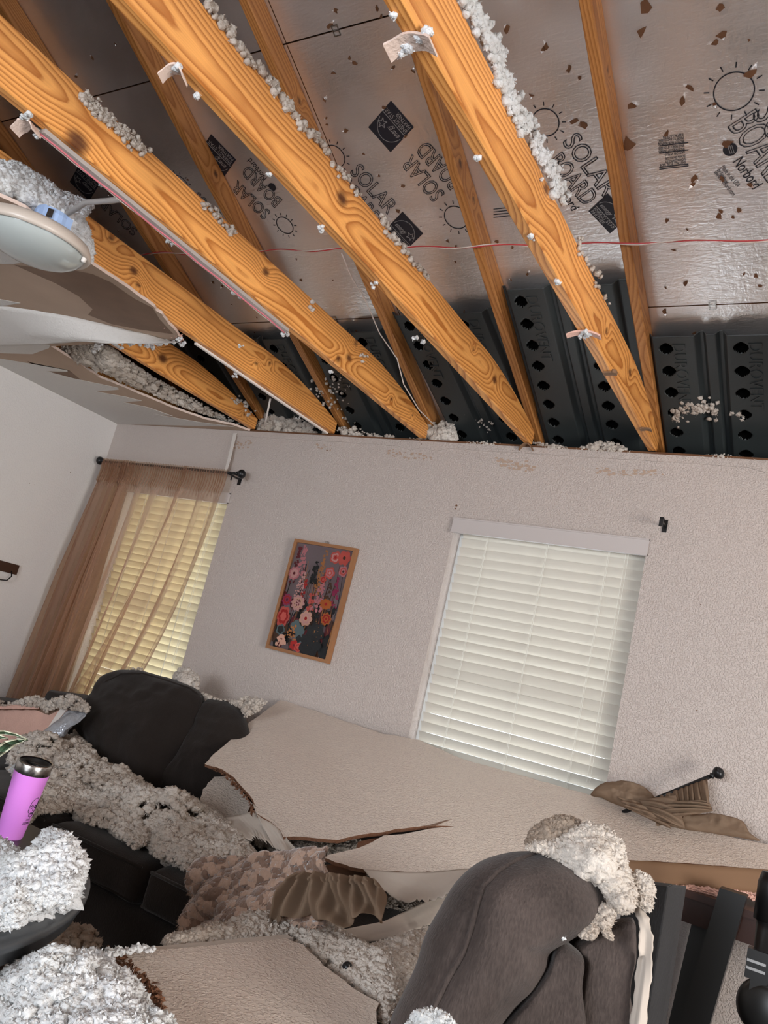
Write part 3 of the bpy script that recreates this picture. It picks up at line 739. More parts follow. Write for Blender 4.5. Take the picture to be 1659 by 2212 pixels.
cu = empty('sheer_curtain', (-3.75, rody, rodz), 'sheer brown curtain gathered on the rod over the left window', 'curtain')
cloth_grid('left_panel', curt_fn(-4.30,-4.06, -4.40,-4.12, rodz+.014, .42, rody, YB-.17, 2.6, .4, .030), 150, 60, M['curtain'], cu)
cloth_grid('left_lining', curt_fn(-4.28,-4.00, -4.38,-3.98, rodz+.012, .43, rody-.006, YB-.14, 1.7, 1.4, .026), 110, 60, M['curtain'], cu)
cloth_grid('middle_panel', curt_fn(-4.07,-3.52, -4.13,-3.80, rodz+.014, .44, rody-.004, YB-.13, 3.2, 3.3, .020), 160, 60, M['curtain'], cu)
cloth_grid('right_panel', curt_fn(-3.56,-3.20, -3.98,-3.50, rodz+.014, .50, rody-.012, YB-.13, 2.2, 2.1, .018, pw=2.2), 130, 60, M['curtain'], cu)

# ------------------------------------------------------------------ picture
pw, ph_ = .405, .600
pc = np.array([-2.455, YB, 1.515]); roll = math.radians(-.6)
pic = empty('framed_picture', tuple(pc), 'wood framed flower print hanging between the two windows', 'picture')
def pp(u, v, d): return (pc[0]+u*math.cos(roll)-v*math.sin(roll), YB-d, pc[2]+u*math.sin(roll)+v*math.cos(roll))
mb = MB(); t = .017
for (a, b, c, d) in ((-pw/2, pw/2, ph_/2-t, ph_/2), (-pw/2, pw/2, -ph_/2, -ph_/2+t), (-pw/2, -pw/2+t, -ph_/2+t, ph_/2-t), (pw/2-t, pw/2, -ph_/2+t, ph_/2-t)):
    mb.add([pp(a,c,.004),pp(b,c,.004),pp(b,d,.004),pp(a,d,.004),pp(a,c,.034),pp(b,c,.034),pp(b,d,.034),pp(a,d,.034)], [(0,1,2,3),(7,6,5,4),(0,4,5,1),(1,5,6,2),(2,6,7,3),(3,7,4,0)])
mb.obj('frame', M['oak'], pic)
aw, ah = pw/2-t, ph_/2-t
art_cols = dict(bg=(.20,.15,.16), dark=(.008,.010,.013), stem=(.09,.035,.02), pink=(.58,.20,.22), pale=(.66,.33,.31), coral=(.60,.09,.07), red=(.42,.015,.015), mag=(.33,.025,.09), orange=(.50,.12,.02), ochre=(.45,.17,.05), teal=(.09,.13,.14), peach=(.70,.38,.28), maroon=(.13,.012,.018))
AM = {k: plain('print_'+k, c, .25) for k, c in art_cols.items()}
names = list(art_cols); art = MB()
def apoly(pts, col, d): art.add([pp(max(-aw,min(aw,u)), max(-ah,min(ah,v)), d) for u, v in pts], [tuple(range(len(pts)))], names.index(col))
apoly([(-aw,-ah),(aw,-ah),(aw,ah),(-aw,ah)], 'bg', .022)
ra = random.Random(3); dl = [.0222]
def lay(): dl[0] += .000008; return dl[0]
def flower(u, v, r, n, c1, c2=None, cen=None, layers=3, sq=1.0):
    for L in range(layers):
        rr = r*(1-.28*L); cc = c1 if L % 2 == 0 else (c2 or c1)
        pts = []
        for k in range(n*6):
            a = 2*math.pi*k/(n*6)+L*.5; q = rr*(.80+.2*abs(math.cos(n*a/2)))*(1+ra.uniform(-.04,.04)); pts.append((u+q*math.cos(a), v+q*math.sin(a)*sq))
        apoly(pts, cc, lay())
    if cen: apoly([(u+r*.22*math.cos(a), v+r*.22*math.sin(a)) for a in np.linspace(0,6,9)], cen, lay())
def stem(u0, v0, u1, v1, w=.0022, col='stem'):
    b = ra.uniform(-.02,.02); pts = [(u0+(u1-u0)*s+b*math.sin(s*3.1), v0+(v1-v0)*s) for s in np.linspace(0,1,7)]
    apoly([(x-w,y) for x,y in pts]+[(x+w,y) for x,y in pts[::-1]], col, lay())
def spike(u, v0, v1, w, col, n, r=.008):
    for k in range(n):
        s = ra.random(); rr = r*(.5+ra.random()); x = u+ra.uniform(-1,1)*w*(1-.7*s); y = v0+(v1-v0)*s
        apoly([(x+rr*ra.uniform(.6,1)*math.cos(a), y+rr*ra.uniform(.6,1)*math.sin(a)) for a in np.linspace(0,5.5,6)], col, lay())
for k in range(90):                            # dark undergrowth in the lower half
    u = ra.uniform(-aw, aw); v = ra.uniform(-ah, -.02) if k > 24 else ra.uniform(-ah, -ah*.45); r = ra.uniform(.015,.045)
    apoly([(u+r*ra.uniform(.5,1)*math.cos(a), v+r*1.6*ra.uniform(.5,1)*math.sin(a)) for a in np.linspace(0,5.6,8)], ra.choice(['dark','dark','maroon','stem','dark']), lay())
for k in range(46):
    u = ra.uniform(-aw, aw); stem(u, ra.uniform(-ah*.8,-.05), u+ra.uniform(-.03,.03), ra.uniform(.0,.2), ra.uniform(.0012,.003), ra.choice(['stem','dark','maroon','stem','ochre']))
spike(-.12,.10,.27,.035,'pink',75); spike(-.155,.06,.26,.02,'maroon',40); spike(-.09,.0,.13,.03,'pale',40,.006); spike(-.06,-.06,.10,.02,'red',34,.007)
spike(.02,.02,.27,.022,'ochre',80,.007); spike(-.02,.08,.2,.025,'dark',44,.009); spike(.05,-.06,.09,.04,'pink',60); spike(.0,-.06,.03,.03,'coral',24); spike(.14,-.02,.13,.025,'mag',36); spike(.10,.0,.1,.02,'stem',20)
flower(.085,.235,.036,5,'coral','pale','red'); flower(.14,.24,.042,6,'coral','coral','stem'); flower(.075,.15,.034,5,'coral','pink','pale'); flower(.155,.17,.03,5,'pink','coral','stem'); flower(.045,.11,.02,5,'coral','red')
flower(-.15,.115,.038,9,'pink','pale','maroon',2); flower(-.15,-.03,.033,9,'mag','red','maroon'); flower(-.075,-.035,.044,10,'pale','peach',None,3); spike(-.075,-.06,-.01,.028,'maroon',28,.0032)
flower(.10,-.012,.040,10,'orange','orange','red',4,.7); flower(.125,-.085,.034,8,'orange','red','red',4); flower(.0,-.105,.042,7,'peach','pale','red',3)
flower(-.145,-.12,.045,6,'coral','red','coral',3,1.3); flower(-.05,-.155,.034,4,'teal','teal','ochre',2); flower(-.015,-.175,.03,5,'teal','teal',None,2); flower(-.01,-.215,.028,4,'teal','dark',None,2)
flower(-.14,-.19,.03,5,'teal','dark',None,2); spike(-.07,-.23,-.16,.045,'ochre',46,.005); spike(-.12,-.27,-.22,.05,'peach',30,.010); flower(-.03,-.252,.028,5,'red','red','maroon'); flower(.0,-.258,.026,5,'coral','red'); 
flower(.08,-.17,.06,7,'dark','dark',None,2); flower(.07,-.23,.07,7,'dark','dark',None,2); spike(.09,-.25,-.1,.06,'ochre',14,.0025)
art.obj('flower_print', None, pic, mats=[AM[k] for k in names])
mb = MB(); q = [pp(-aw,-ah,.0275),pp(aw,-ah,.0275),pp(aw,ah,.0275),pp(-aw,ah,.0275)]; q2 = [(a,b-.002,c) for a,b,c in q]
mb.add(q+q2, [(3,2,1,0),(4,5,6,7),(0,1,5,4),(1,2,6,5),(2,3,7,6),(3,0,4,7)]); mb.obj('cover_glass', M['glass'], pic)
mb = MB(); mb.box((-2.462, YB-.02, 1.81), (-2.448, YB, 1.83)); mb.obj('hanging_hook', M['steel'], pic)

# ------------------------------------------------------------------ small fittings on the walls
mb = MB(); c = on(1437, 1133, y=YB)
mb.box((c[0]-.010, YB-.004, c[2]-.035), (c[0]+.010, YB, c[2]+.02)); mb.box((c[0]-.005, YB-.075, c[2]-.012), (c[0]+.005, YB, c[2]-.004)); mb.box((c[0]-.008, YB-.082, c[2]-.030), (c[0]+.008, YB-.074, c[2]+.006)); mb.box((c[0]-.008, YB-.082, c[2]+.004), (c[0]+.008, YB-.058, c[2]+.010))
prop(mb.obj('curtain_bracket', M['blackmetal']), 'lone black curtain bracket on the wall right of the right window', 'bracket')
mb = MB()
for px, py, r in [(1505,1535,.0025),(1514,1306,.002),(152,1020,.003),(75,1047,.002),(64,1044,.002),(986,1092,.006),(984,1099,.004)]:
    c = on(px, py, y=YB) if px > 240 else on(px, py, x=XL); mb.lathe(c, (0,-1,0) if px > 240 else (1,0,0), [(r,-.001),(r,.0012),(0,.0012)], 8)
prop(mb.obj('nail_hole', M['strand'], wall_back), kind='stuff')
hk = empty('wall_coat_hook', tuple(on(0, 1230, x=XL)), 'dark wooden coat hook rail with wire hook on the left wall', 'coat hook')
a = on(35, 1240, x=XL+.03); mb = MB()
mb.box((XL, a[1]-.5, a[2]-.005), (XL+.022, a[1]+.01, a[2]+.055)); mb.obj('rail', M['desk'], hk)
mb = MB(); mb.tube([(XL+.02, a[1]-.03, a[2]+.01), (XL+.045, a[1]-.035, a[2]-.02), (XL+.05, a[1]-.06, a[2]-.05), (XL+.035, a[1]-.12, a[2]-.058), (XL+.03, a[1]-.2, a[2]-.055)], .004, 8); mb.obj('wire_hook', M['blackmetal'], hk, True)
# scuffed drywall and torn joint tape along the top of the window wall
rq = random.Random(12); mb = MB()
for (px0, py0, px1, py1, n) in [(505,965,545,955,26),(680,965,720,970,14),(830,975,930,990,34),(1070,995,1145,1015,60),(1290,1018,1430,1020,46),(1140,1003,1150,1010,8)]:
    for _ in range(n):
        s = rq.random(); c = on(px0+(px1-px0)*s+rq.uniform(-6,6), py0+(py1-py0)*s+rq.uniform(-8,8), y=YB); r = rq.uniform(.003,.009)
        yo = .0009+.0012*rq.random(); pts = [(c[0]+r*rq.uniform(.5,1.8)*math.cos(t), YB-yo, c[2]+r*rq.uniform(.3,1)*math.sin(t)) for t in np.linspace(0, 5.5, 7)]
        mb.add(pts+[(x, YB, z) for x, y, z in pts], [tuple(range(7))]+[(k,(k+1)%7,7+(k+1)%7,7+k) for k in range(7)])
prop(mb.obj('scuffed_paper', M['paper_peel'], wall_back), kind='stuff')
mb = MB(); xs = np.linspace(-3.34, XR, 90); top = [ZC-.016+.003*rq.uniform(-1,1) for _ in xs]; bt = [ZC-.045-.006*rq.random()-(.02 if rq.random() < .06 else 0) for _ in xs]
vs = [(x, YB-.003, z) for x, z in zip(xs, top)]+[(x, YB-.005, z) for x, z in zip(xs, bt)]+[(x, YB, z) for x, z in zip(xs, top)]+[(x, YB, z) for x, z in zip(xs, bt)]
k = len(xs); mb.add(vs, [f for i in range(k-1) for f in ((i,i+1,k+i+1,k+i),(k+i,k+i+1,3*k+i+1,3*k+i),(2*k+i,2*k+i+1,i+1,i))])
mb.obj('corner_tape', M['wall'], wall_back)
# torn paper strip dangling at the ceiling corner
a = [on(x, y, y=YB-d) for x, y, d in ((504,936,.004),(499,958,.024),(492,990,.036),(486,1012,.040),(483,1021,.034))]
mb = MB(); w = np.array([.034,0,0]); vs = []
for i, p in enumerate(a): vs += [p, p+w*(1.1-.08*i)+np.array([0,-.010,0]), p+np.array([0,.002,0]), p+w*(1.1-.08*i)+np.array([0,-.008,0])]
mb.add(vs, [f for i in range(4) for f in ((4*i,4*i+1,4*i+5,4*i+4),(4*i+2,4*i+6,4*i+7,4*i+3),(4*i,4*i+4,4*i+6,4*i+2),(4*i+1,4*i+3,4*i+7,4*i+5))])
prop(mb.obj('hanging_tape', M['tape']), 'pale strip of joint tape dangling beside the left curtain rod', 'tape')

# ------------------------------------------------------------------ what is left of the ceiling on the left
def resample(pts, step):
    out = []
    for a, b in zip(pts[:-1], pts[1:]):
        a = np.array(a,float); b = np.array(b,float); n = max(1, int(np.linalg.norm((b-a)[:2])/step))
        for k in range(n): out.append(a+(b-a)*k/n)
    out.append(np.array(pts[-1], float)); return out
def prism(name, pts, up, mats, parent=None, **kw):
    """closed outline (3d points) extruded by up; mats: face, back, edge"""
    k = len(pts); P = [np.array(p) for p in pts]
    vs = P+[p+up for p in P]
    fs = [tuple(range(k)), tuple(range(2*k-1, k-1, -1))]+[(i, k+i, k+(i+1)%k, (i+1)%k) for i in range(k)]
    return mesh_obj(name, vs, fs, parent=parent, mats=mats, midx=[0,1]+[2]*k, **kw)
ce = empty('ceiling', (XL, 2.3, ZC), kind='structure')
jag = lambda pts, a, seed: [p+np.array([a*fbm(np.array([[i*.9+seed, seed, 0]]),3)[0], a*fbm(np.array([[i*.9, seed*2, 5]]),3)[0]] + ([0] if len(p) == 3 else [])) for i, p in enumerate(pts)]
zc = ZC-.013
E1 = [on(px, py, z=zc)[:2] for px, py in ((0,425),(55,448),(108,492),(150,528),(200,572),(260,612),(330,662),(365,700),(392,733))]
E1 = [(-2.545,-.75),(-2.56,.6)]+[tuple(p) for p in E1]
Lr = [(-2.75, 2.29),(-3.66,2.285),(-4.40,2.285)]
pts = jag(resample(E1, .03), .010, 3.1)+[np.array(p) for p in Lr[1:]]+[np.array([XL,-.75])]
P3 = [np.array([p[0], p[1], zc]) for p in pts]
prism('ceiling_sheet', P3, np.array([0,0,.0128]), [M['paper_peel'], M['paper'], M['gyps_pale']], ce)
E2 = [on(px, py, z=zc)[:2] for px, py in ((110,748),(170,785),(215,815),(300,850),(370,880),(440,905),(505,919))]
pts2 = jag(resample([tuple(p) for p in E2]+[(-3.22,3.398)], .03), .006, 8.2)+[np.array([XL,3.398]), np.array([XL,2.30])]
prism('ceiling_sheet', [np.array([p[0],p[1],zc]) for p in pts2], np.array([0,0,.0128]), [M['paper_peel'], M['paper'], M['gyps_pale']], ce)
# paint and texture that still sticks, with torn spear shaped edges
def paint(pxs, name='paint_skin'):
    P = [on(px, py, z=zc-.0014) for px, py in pxs]
    P = [np.array([max(p[0], XL), min(p[1], 3.398), p[2]]) for p in P]
    return prism(name, P, np.array([0,0,.0013]), [M['ceil']]*3, ce)
paint([(-30,770),(60,785),(145,800),(146,803),(100,802),(160,818),(255,838),(256,842),(206,846),(270,857),(306,866),(266,869),(320,880),(373,899),(330,894),(430,912),(505,922),(300,935),(250,925),(253,918),(0,792),(-60,765)])
paint([(-60,760),(0,763),(70,765),(106,752),(108,745),(0,740),(-60,738)])
paint([(-60,500),(0,522),(40,545),(62,566),(30,570),(0,570),(-60,565)])
paint([(-60,640),(0,647),(44,655),(0,662),(-60,660)])
# wet stains
st = MB()
def stain(pxs, n=3):
    P = [on(px, py, z=zc-.0004) for px, py in pxs]; st.add(P, [tuple(range(len(P)))])
stain([(30,572),(80,578),(150,582),(200,592),(240,610),(290,645),(330,665),(345,690),(375,722),(300,712),(240,700),(190,680),(200,668),(170,640),(120,612),(70,590)])
stain([(205,845),(150,800),(100,800),(60,780),(110,780),(160,800),(210,820)][:4]+[(60,782)])
st.obj('water_stain', M['stain'], ce)
# the paper skin that sags below the joint, its torn end dripping with fluff
def sag(u, v):
    a = on(-70+(372+70)*u, 655+83*u**1.15-8*math.sin(u*3.1), z=zc-.002); b = on(-70+(385+70)*u, 745-6*u+3*math.sin(u*9), z=zc-.035-.05*math.sin(math.pi*min(1,u*1.02)))
    p = a+(b-a)*v; p[2] -= .03*math.sin(math.pi*v)*math.sin(math.pi*u)+.004*fbm(np.array([[u*9, v*4, 1]]),3)[0]
    return p
o = cloth_grid('sagging_paper', sag, 60, 12, M['ceil'], ce); o.modifiers.new('t','SOLIDIFY').thickness = .0015

# ------------------------------------------------------------------ ceiling lamp torn loose
lc = on(72, 520, z=2.365); la = np.array([.06, -.04, 1.0]); la /= np.linalg.norm(la); R_ = .192
lamp = empty('ceiling_lamp', tuple(lc), 'round flush ceiling lamp hanging from its blue box at the left', 'ceiling lamp')
mb = MB(); mb.lathe(lc, la, [(R_*.90,-.004),(R_*.97,-.008),(R_,.0),(R_*1.0,.012),(R_*.93,.034),(R_*.80,.046),(R_*.55,.052),(0,.052)], 64); mb.obj('rim', M['ivory'], lamp, True)
mb = MB(); mb.lathe(lc, la, [(R_*.90,-.002),(R_*.88,-.016),(R_*.80,-.034),(R_*.65,-.052),(R_*.42,-.066),(R_*.2,-.072),(0,-.074)], 64); mb.obj('glass_shade', M['glassdome'], lamp, True)
for t in (-.35, 1.75, 3.8):
    u = np.cross(la,(0,1,0)); u /= np.linalg.norm(u); w_ = np.cross(la, u); d = math.cos(t)*u+math.sin(t)*w_
    mb = MB(); mb.lathe(lc+d*R_*.93-la*.006, -la, [(.009,-.004),(.009,.012),(.006,.016),(0,.016)], 12); mb.obj('clip_knob', M['tape'], lamp, True)
bx = lc+la*.052+np.array([.03,.02,0])
mb = MB(); mb.lathe(bx, la, [(0,0),(.058,0),(.062,.004),(.060,.045),(.055,.06),(0,.06)], 24)
for k in range(4): mb.obox(bx+np.array([.055*math.cos(k*1.57+.5),.055*math.sin(k*1.57+.5),.03]), (.012,0,0), (0,.012,0), (0,0,.024))
mb.obj('electrical_box', M['bluebox'], lamp)
mb = MB(); mb.obox(bx+np.array([.05,-.042,.030]), (.008,.006,0), (.001,-.001,0), (0,0,.016)); mb.obj('box_screw_plate', M['steel'], lamp)
a = on(185, 437, z=ZC+.10); b = on(300, 425, x=-2.04)
mb = MB(); mb.tube([a+(-.25,.05,-.03), a, (a+b)/2+(0,0,-.004), b], .010, 10); prop(mb.obj('cable_conduit', M['greycable'], smooth=True), 'grey cable running from the insulation by the lamp to the joist', 'cable')

# ------------------------------------------------------------------ wires and cables
def wire(name, pts, r, mat, lab, cat='wire', **kw): 
    mb = MB(); mb.tube(pts, r, 6); return prop(mb.obj(name, mat, smooth=True), lab, cat)
# twisted pair strung across the rafters
q0, q1 = deck(240, 548, .105), deck(1750, 512, .105); n = 160
base = [q0+(q1-q0)*s+np.array([0,0,-.012*math.sin(s*math.pi*9)**2]) for s in np.linspace(0,1,n)]
for ph, mt, lab in ((0,'redwire','red wire of the twisted pair strung under the rafters'),(math.pi,'whitewire','white wire of the twisted pair strung under the rafters')):
    wire('twisted_wire', [p+.0024*(math.cos(i*.33+ph)*np.array([0,0,1])+math.sin(i*.33+ph)*np.array([0,1,0])) for i, p in enumerate(base)], .0023, M[mt], lab)
# cable stapled along the lower left arris of the cable joist
ja = JX[2]-.021
cb = empty('stapled_cable', (ja, 1.6, ZC-.004), 'grey plastic strip with pink wire under the cable joist', 'cable')
y0_, y1_ = on(85,288,x=ja)[1], on(612,725,x=ja)[1]
mb = MB(); mb.box((ja-.006, y0_, ZC-.014), (ja+.022, y1_, ZC-.001)); mb.obj('cable_strip', M['greycable'], cb)
mb = MB(); mb.tube([(ja+.004+.003*math.sin(k*.5), y0_+(y1_-y0_)*k/60, ZC-.016) for k in range(61)], .0028, 6); mb.obj('pink_wire', plain('faded_pink_wire',(.70,.20,.24),.4), cb, True)
mb = MB(); mb.tube([(ja-.002+.002*math.sin(k*.7), y0_+(y1_-y0_)*k/60, ZC-.016) for k in range(61)], .002, 6); mb.obj('white_wire', M['whitewire'], cb, True)
mb = MB(); ja2 = JX[3]-.02
mb.box((ja2-.004, 2.3, ZC-.010), (ja2+.010, 3.38, ZC-.001)); prop(mb.obj('pale_cable', M['tape']), 'pale flat strip under the dark lamp side joist', 'cable')
wire('loose_wire', [on(738,548,y=2.15), on(760,600,y=2.3), on(790,650,y=2.45), on(820,720,y=2.6), on(858,775,y=2.75), on(872,830,y=2.9), on(905,885,y=3.15), on(938,918,y=3.3)], .0028, M['whitewire'], 'thin loose white wire hanging beside the middle rafter down to the wall')
wire('short_wire', [on(584,862,y=3.0), on(578,890,y=3.12), on(571,922,y=3.2)], .005, M['tape'], 'short white wire end hanging between the two left joists')
# bent nails and notches on the nearest joist, scraps of drywall still nailed under the joists
def scrap(px, py, lab, w=.05, l=.09, x=None, curl=.03, rot=0.0, mat='gyps_pale', th=.006):
    c = on(px, py, z=ZC-.006); n = 8; vs = []
    ux = np.array([math.cos(rot), math.sin(rot), 0]); uy = np.array([-math.sin(rot), math.cos(rot), 0])
    rr = random.Random(int(px*7+py)); 
    for k in range(n+1):
        s = k/n-.5; z = curl*(2*s)**2*-1
        ww = w/2*(1-.25*rr.random())
        for sg in (-1, 1): vs += [c+ux*l*s+uy*ww*sg+(0,0,z), c+ux*l*s+uy*ww*sg+(0,0,z+th)]
    F = []
    for k in range(n): b = 4*k; F += [(b,b+4,b+6,b+2),(b+1,b+3,b+7,b+5),(b,b+1,b+5,b+4),(b+2,b+6,b+7,b+3)]
    F += [(0,2,3,1),(4*n,4*n+1,4*n+3,4*n+2)]
    prop(mesh_obj('drywall_scrap', vs, F, M[mat], smooth=False), lab, 'drywall scrap', 'drywall scraps nailed under the joists')
scrap(890, 92, 'curled drywall scrap nailed high under the rightmost joist', .05, .10, rot=.1, curl=.02)
scrap(1262, 720, 'curled pinkish drywall scrap low under the rightmost joist', .03, .11, rot=.15, curl=.015, mat='gyps')
scrap(1318, 808, 'small brown block of torn paper under the rightmost joist', .03, .045, mat='paper', curl=.002, th=.014)
scrap(1395, 928, 'small brown paper flap near the wall end of the rightmost joist', .03, .045, mat='paper', curl=.004)
scrap(380, 150, 'small white drywall scrap high under the wide centre joist', .035, .06, rot=.4)
scrap(62, 268, 'drywall scrap holding fluff under the cable joist by its knot', .05, .07, rot=.3)
scrap(1140, 962, 'torn brown paper tab under the wall end of the centre joist', .05, .07, mat='paper')
scrap(905, 952, 'torn brown paper tab under the wall end of the cable joist', .05, .07, mat='paper')
for x, lab, ys in ((JX[0]-.0205, 'rightmost', ((.8,.015,.012),(1.85,.012,.012),(2.3,.012,.012))),):
    pass

# ------------------------------------------------------------------ soft shapes
def rcush(name, c, half, r, mat, parent=None, rot=None, bulge=0.0, n=14, wr=.004, seed=0, **kw):
    V = []; F = []; idx = {}
    half = np.array(half, float)
    def vid(p):
        k = tuple(np.round(p, 5))
        if k not in idx: idx[k] = len(V); V.append(np.array(p, float))
        return idx[k]
    for ax in range(3):
        a, b = (ax+1) % 3, (ax+2) % 3
        for s in (-1, 1):
            for i in range(n):
                for j in range(n):
                    q = []
                    for di, dj in ((0,0),(1,0),(1,1),(0,1)):
                        p = [0,0,0]; p[ax] = s; p[a] = (i+di)/n*2-1; p[b] = (j+dj)/n*2-1; q.append(vid(p))
                    F.append(tuple(q if s > 0 else q[::-1]))
    U = np.array(V); U = np.sign(U)*np.abs(U)**.8
    P = U*half; inner = half-r; cl = np.clip(P, -inner, inner); d = P-cl; L = np.linalg.norm(d, axis=1, keepdims=True)
    P = cl+np.where(L > 1e-9, d/np.maximum(L, 1e-9)*r, 0)
    for ax in range(3):
        a, b = (ax+1) % 3, (ax+2) % 3
        P[:,ax] += np.sign(U[:,ax])*(np.abs(U[:,ax])**6)*bulge*(1-U[:,a]**2)*(1-U[:,b]**2)
    P += (fbm(P*9+seed, 4)[:,None])*wr*U
    if rot is not None: P = P @ np.array(Matrix(rot).to_3x3()).T
    P += np.array(c)
    return mesh_obj(name, P, F, mat, parent, True, **kw)
def smooth_loop(P, n):
    P = [np.array(p, float) for p in P]; k = len(P); out = []
    for t in np.linspace(0, k, n, endpoint=False):
        i = int(t); f = t-i; a, b, c, d = P[(i-1)%k], P[i%k], P[(i+1)%k], P[(i+2)%k]
        out.append(.5*((2*b)+(-a+c)*f+(2*a-5*b+4*c-d)*f*f+(-a+3*b-3*c+d)*f**3))
    return np.array(out)
def pillow(name, pxs, p0, nrm, T, mat, parent=None, back=.5, wr=.006, seed=0, rings=22, nseg=110, power=2.2, wscale=9, tight=None, **kw):
    nrm = np.array(nrm, float); nrm /= np.linalg.norm(nrm)
    if np.dot(nrm, CAM-np.array(p0)) < 0: nrm = -nrm
    L = smooth_loop([on_plane(x, y, p0, nrm) for x, y in pxs], nseg); c = L.mean(0)
    V = []; F = []
    for side, TT in ((1, T), (-1, T*back)):
        b0 = len(V)
        for k in range(rings+1):
            r = k/rings; h = TT*max(0, 1-r**power)**.55
            for p in L:
                V.append(c+(p-c)*(math.sin(r*math.pi/2)*.25+r*.75 if False else r)+nrm*h*side)
        for k in range(rings):
            for j in range(nseg):
                q = (b0+k*nseg+j, b0+k*nseg+(j+1)%nseg, b0+(k+1)*nseg+(j+1)%nseg, b0+(k+1)*nseg+j)
                F.append(q if side < 0 else q[::-1])
    V = np.array(V)
    w = fbm(V*wscale+seed, 4); fold = np.abs(vnoise(V*np.array([wscale*.7, wscale*.7, wscale*2.2])+seed*3))
    V += nrm*(w*wr-fold*wr*.9)[:,None]
    if tight is not None:                      # seam grooves: list of (pixel path, depth, width)
        for path, dep, wid in tight:
            pts = [on_plane(x, y, p0, nrm) for x, y in path]
            dd = np.full(len(V), 9.)
            for a, b in zip(pts[:-1], pts[1:]):
                ab = b-a; fl_ = V-nrm*((V-c)@nrm)[:,None]; t = np.clip(((fl_-a)@ab)/(ab@ab), 0, 1); q = a+t[:,None]*ab; q = q-nrm*((q-c)@nrm)[:,None]
                dd = np.minimum(dd, np.linalg.norm(fl_-q, axis=1))
            V -= nrm*(dep*np.exp(-(dd/wid)**2))[:,None]
    me = fast_mesh(name, V, F)
    bm = bmesh.new(); bm.from_mesh(me); bmesh.ops.remove_doubles(bm, verts=bm.verts, dist=1e-5); bmesh.ops.recalc_face_normals(bm, faces=bm.faces); bm.to_mesh(me); bm.free()
    return fin(name, me, mat, parent, True, **kw)
def bvh_of(objs):
    V = []; F = []
    for o in objs:
        me = o.data; b = len(V); M_ = pmat(o)
        V += [M_ @ v.co if False else v.co.copy() for v in me.vertices]; F += [tuple(i+b for i in p.vertices) for p in me.polygons]
    return BVHTree.FromPolygons(V, F)
def hit(bvh, px, py, lift=0.0):
    v = Vector(ray(px, py)).normalized(); h = bvh.ray_cast(Vector(CAM), v)
    return None if h[0] is None else np.array(h[0])-np.array(v)*lift
def seam(name, path, obj, r, mat, parent):
    b = bvh_of([obj]); pts = []
    P = [np.array(p, float) for p in path]
    for a, c in zip(P[:-1], P[1:]):
        n = max(2, int(np.linalg.norm(c-a)/7))
        for k in range(n):
            q = a+(c-a)*k/n; h = hit(b, q[0], q[1], r*.3)
            if h is not None: pts.append(h)
    if len(pts) > 2:
        mb = MB(); mb.tube(pts, r, 6); return mb.obj(name, mat, parent, True)
def plane_z(x0, y0, z0, sx, sy):
    return (np.array([x0, y0, z0]), np.array([-sx, -sy, 1.0]))

# ------------------------------------------------------------------ sofa against the window wall
sofa = empty('sofa', (-2.6, 2.7, 0), 'dark brown sofa under the windows half buried in fallen insulation', 'sofa')
rcush('sofa_base', (-2.42, 2.72, .17), (1.48, .60, .15), .03, M['sofa'], sofa, bulge=0, wr=.002)
rcush('backrest_frame', (-2.42, 3.22, .40), (1.50, .13, .32), .06, M['sofa'], sofa)
rcush('armrest', (-3.93, 2.74, .32), (.12, .62, .30), .07, M['sofa'], sofa)
for i, (xa, xb) in enumerate(((-3.80,-3.10),(-3.10,-2.42),(-2.41,-1.905),(-1.90,-1.40),(-1.39,-1.0))):
    s = rcush('seat_cushion', ((xa+xb)/2, 2.55, .385), ((xb-xa)/2-.004, .45, .070), .035, M['sofa'], sofa, bulge=.012, seed=i*3, n=16)
    mb = MB(); mb.tube([(xa+.02, 2.103, .438), ((xa+xb)/2, 2.096, .440), (xb-.02, 2.103, .438)], .006, 6); mb.tube([(xa+.02, 2.103, .335), (xb-.02, 2.103, .335)], .006, 6)
    mb.obj('piping', M['sofa'], s, True)
c1 = pillow('back_cushion', [(258,1452),(300,1449),(350,1461),(400,1477),(433,1495),(440,1525),(425,1572),(398,1615),(372,1655),(345,1700),(300,1708),(245,1680),(212,1645),(185,1600),(160,1570),(172,1535),(200,1505),(222,1472)],
            (-3.0, 2.90, .7), (0, 1, -.42), .13, M['sofa'], sofa, wr=.012, seed=2, power=3)
seam('piping', [(225,1474),(262,1456),(310,1455),(360,1470),(410,1487),(434,1505)], c1, .006, M['sofa'], c1)
seam('piping', [(434,1505),(432,1540),(415,1580),(390,1625),(368,1660),(350,1690)], c1, .006, M['sofa'], c1)
c2 = pillow('back_cushion', [(448,1520),(472,1509),(505,1522),(527,1545),(540,1600),(520,1660),(480,1710),(430,1735),(380,1728),(338,1712),(362,1672),(392,1622),(425,1572)],
            (-2.6, 2.96, .7), (0, 1, -.36), .10, M['sofa'], sofa, wr=.010, seed=5, power=3)

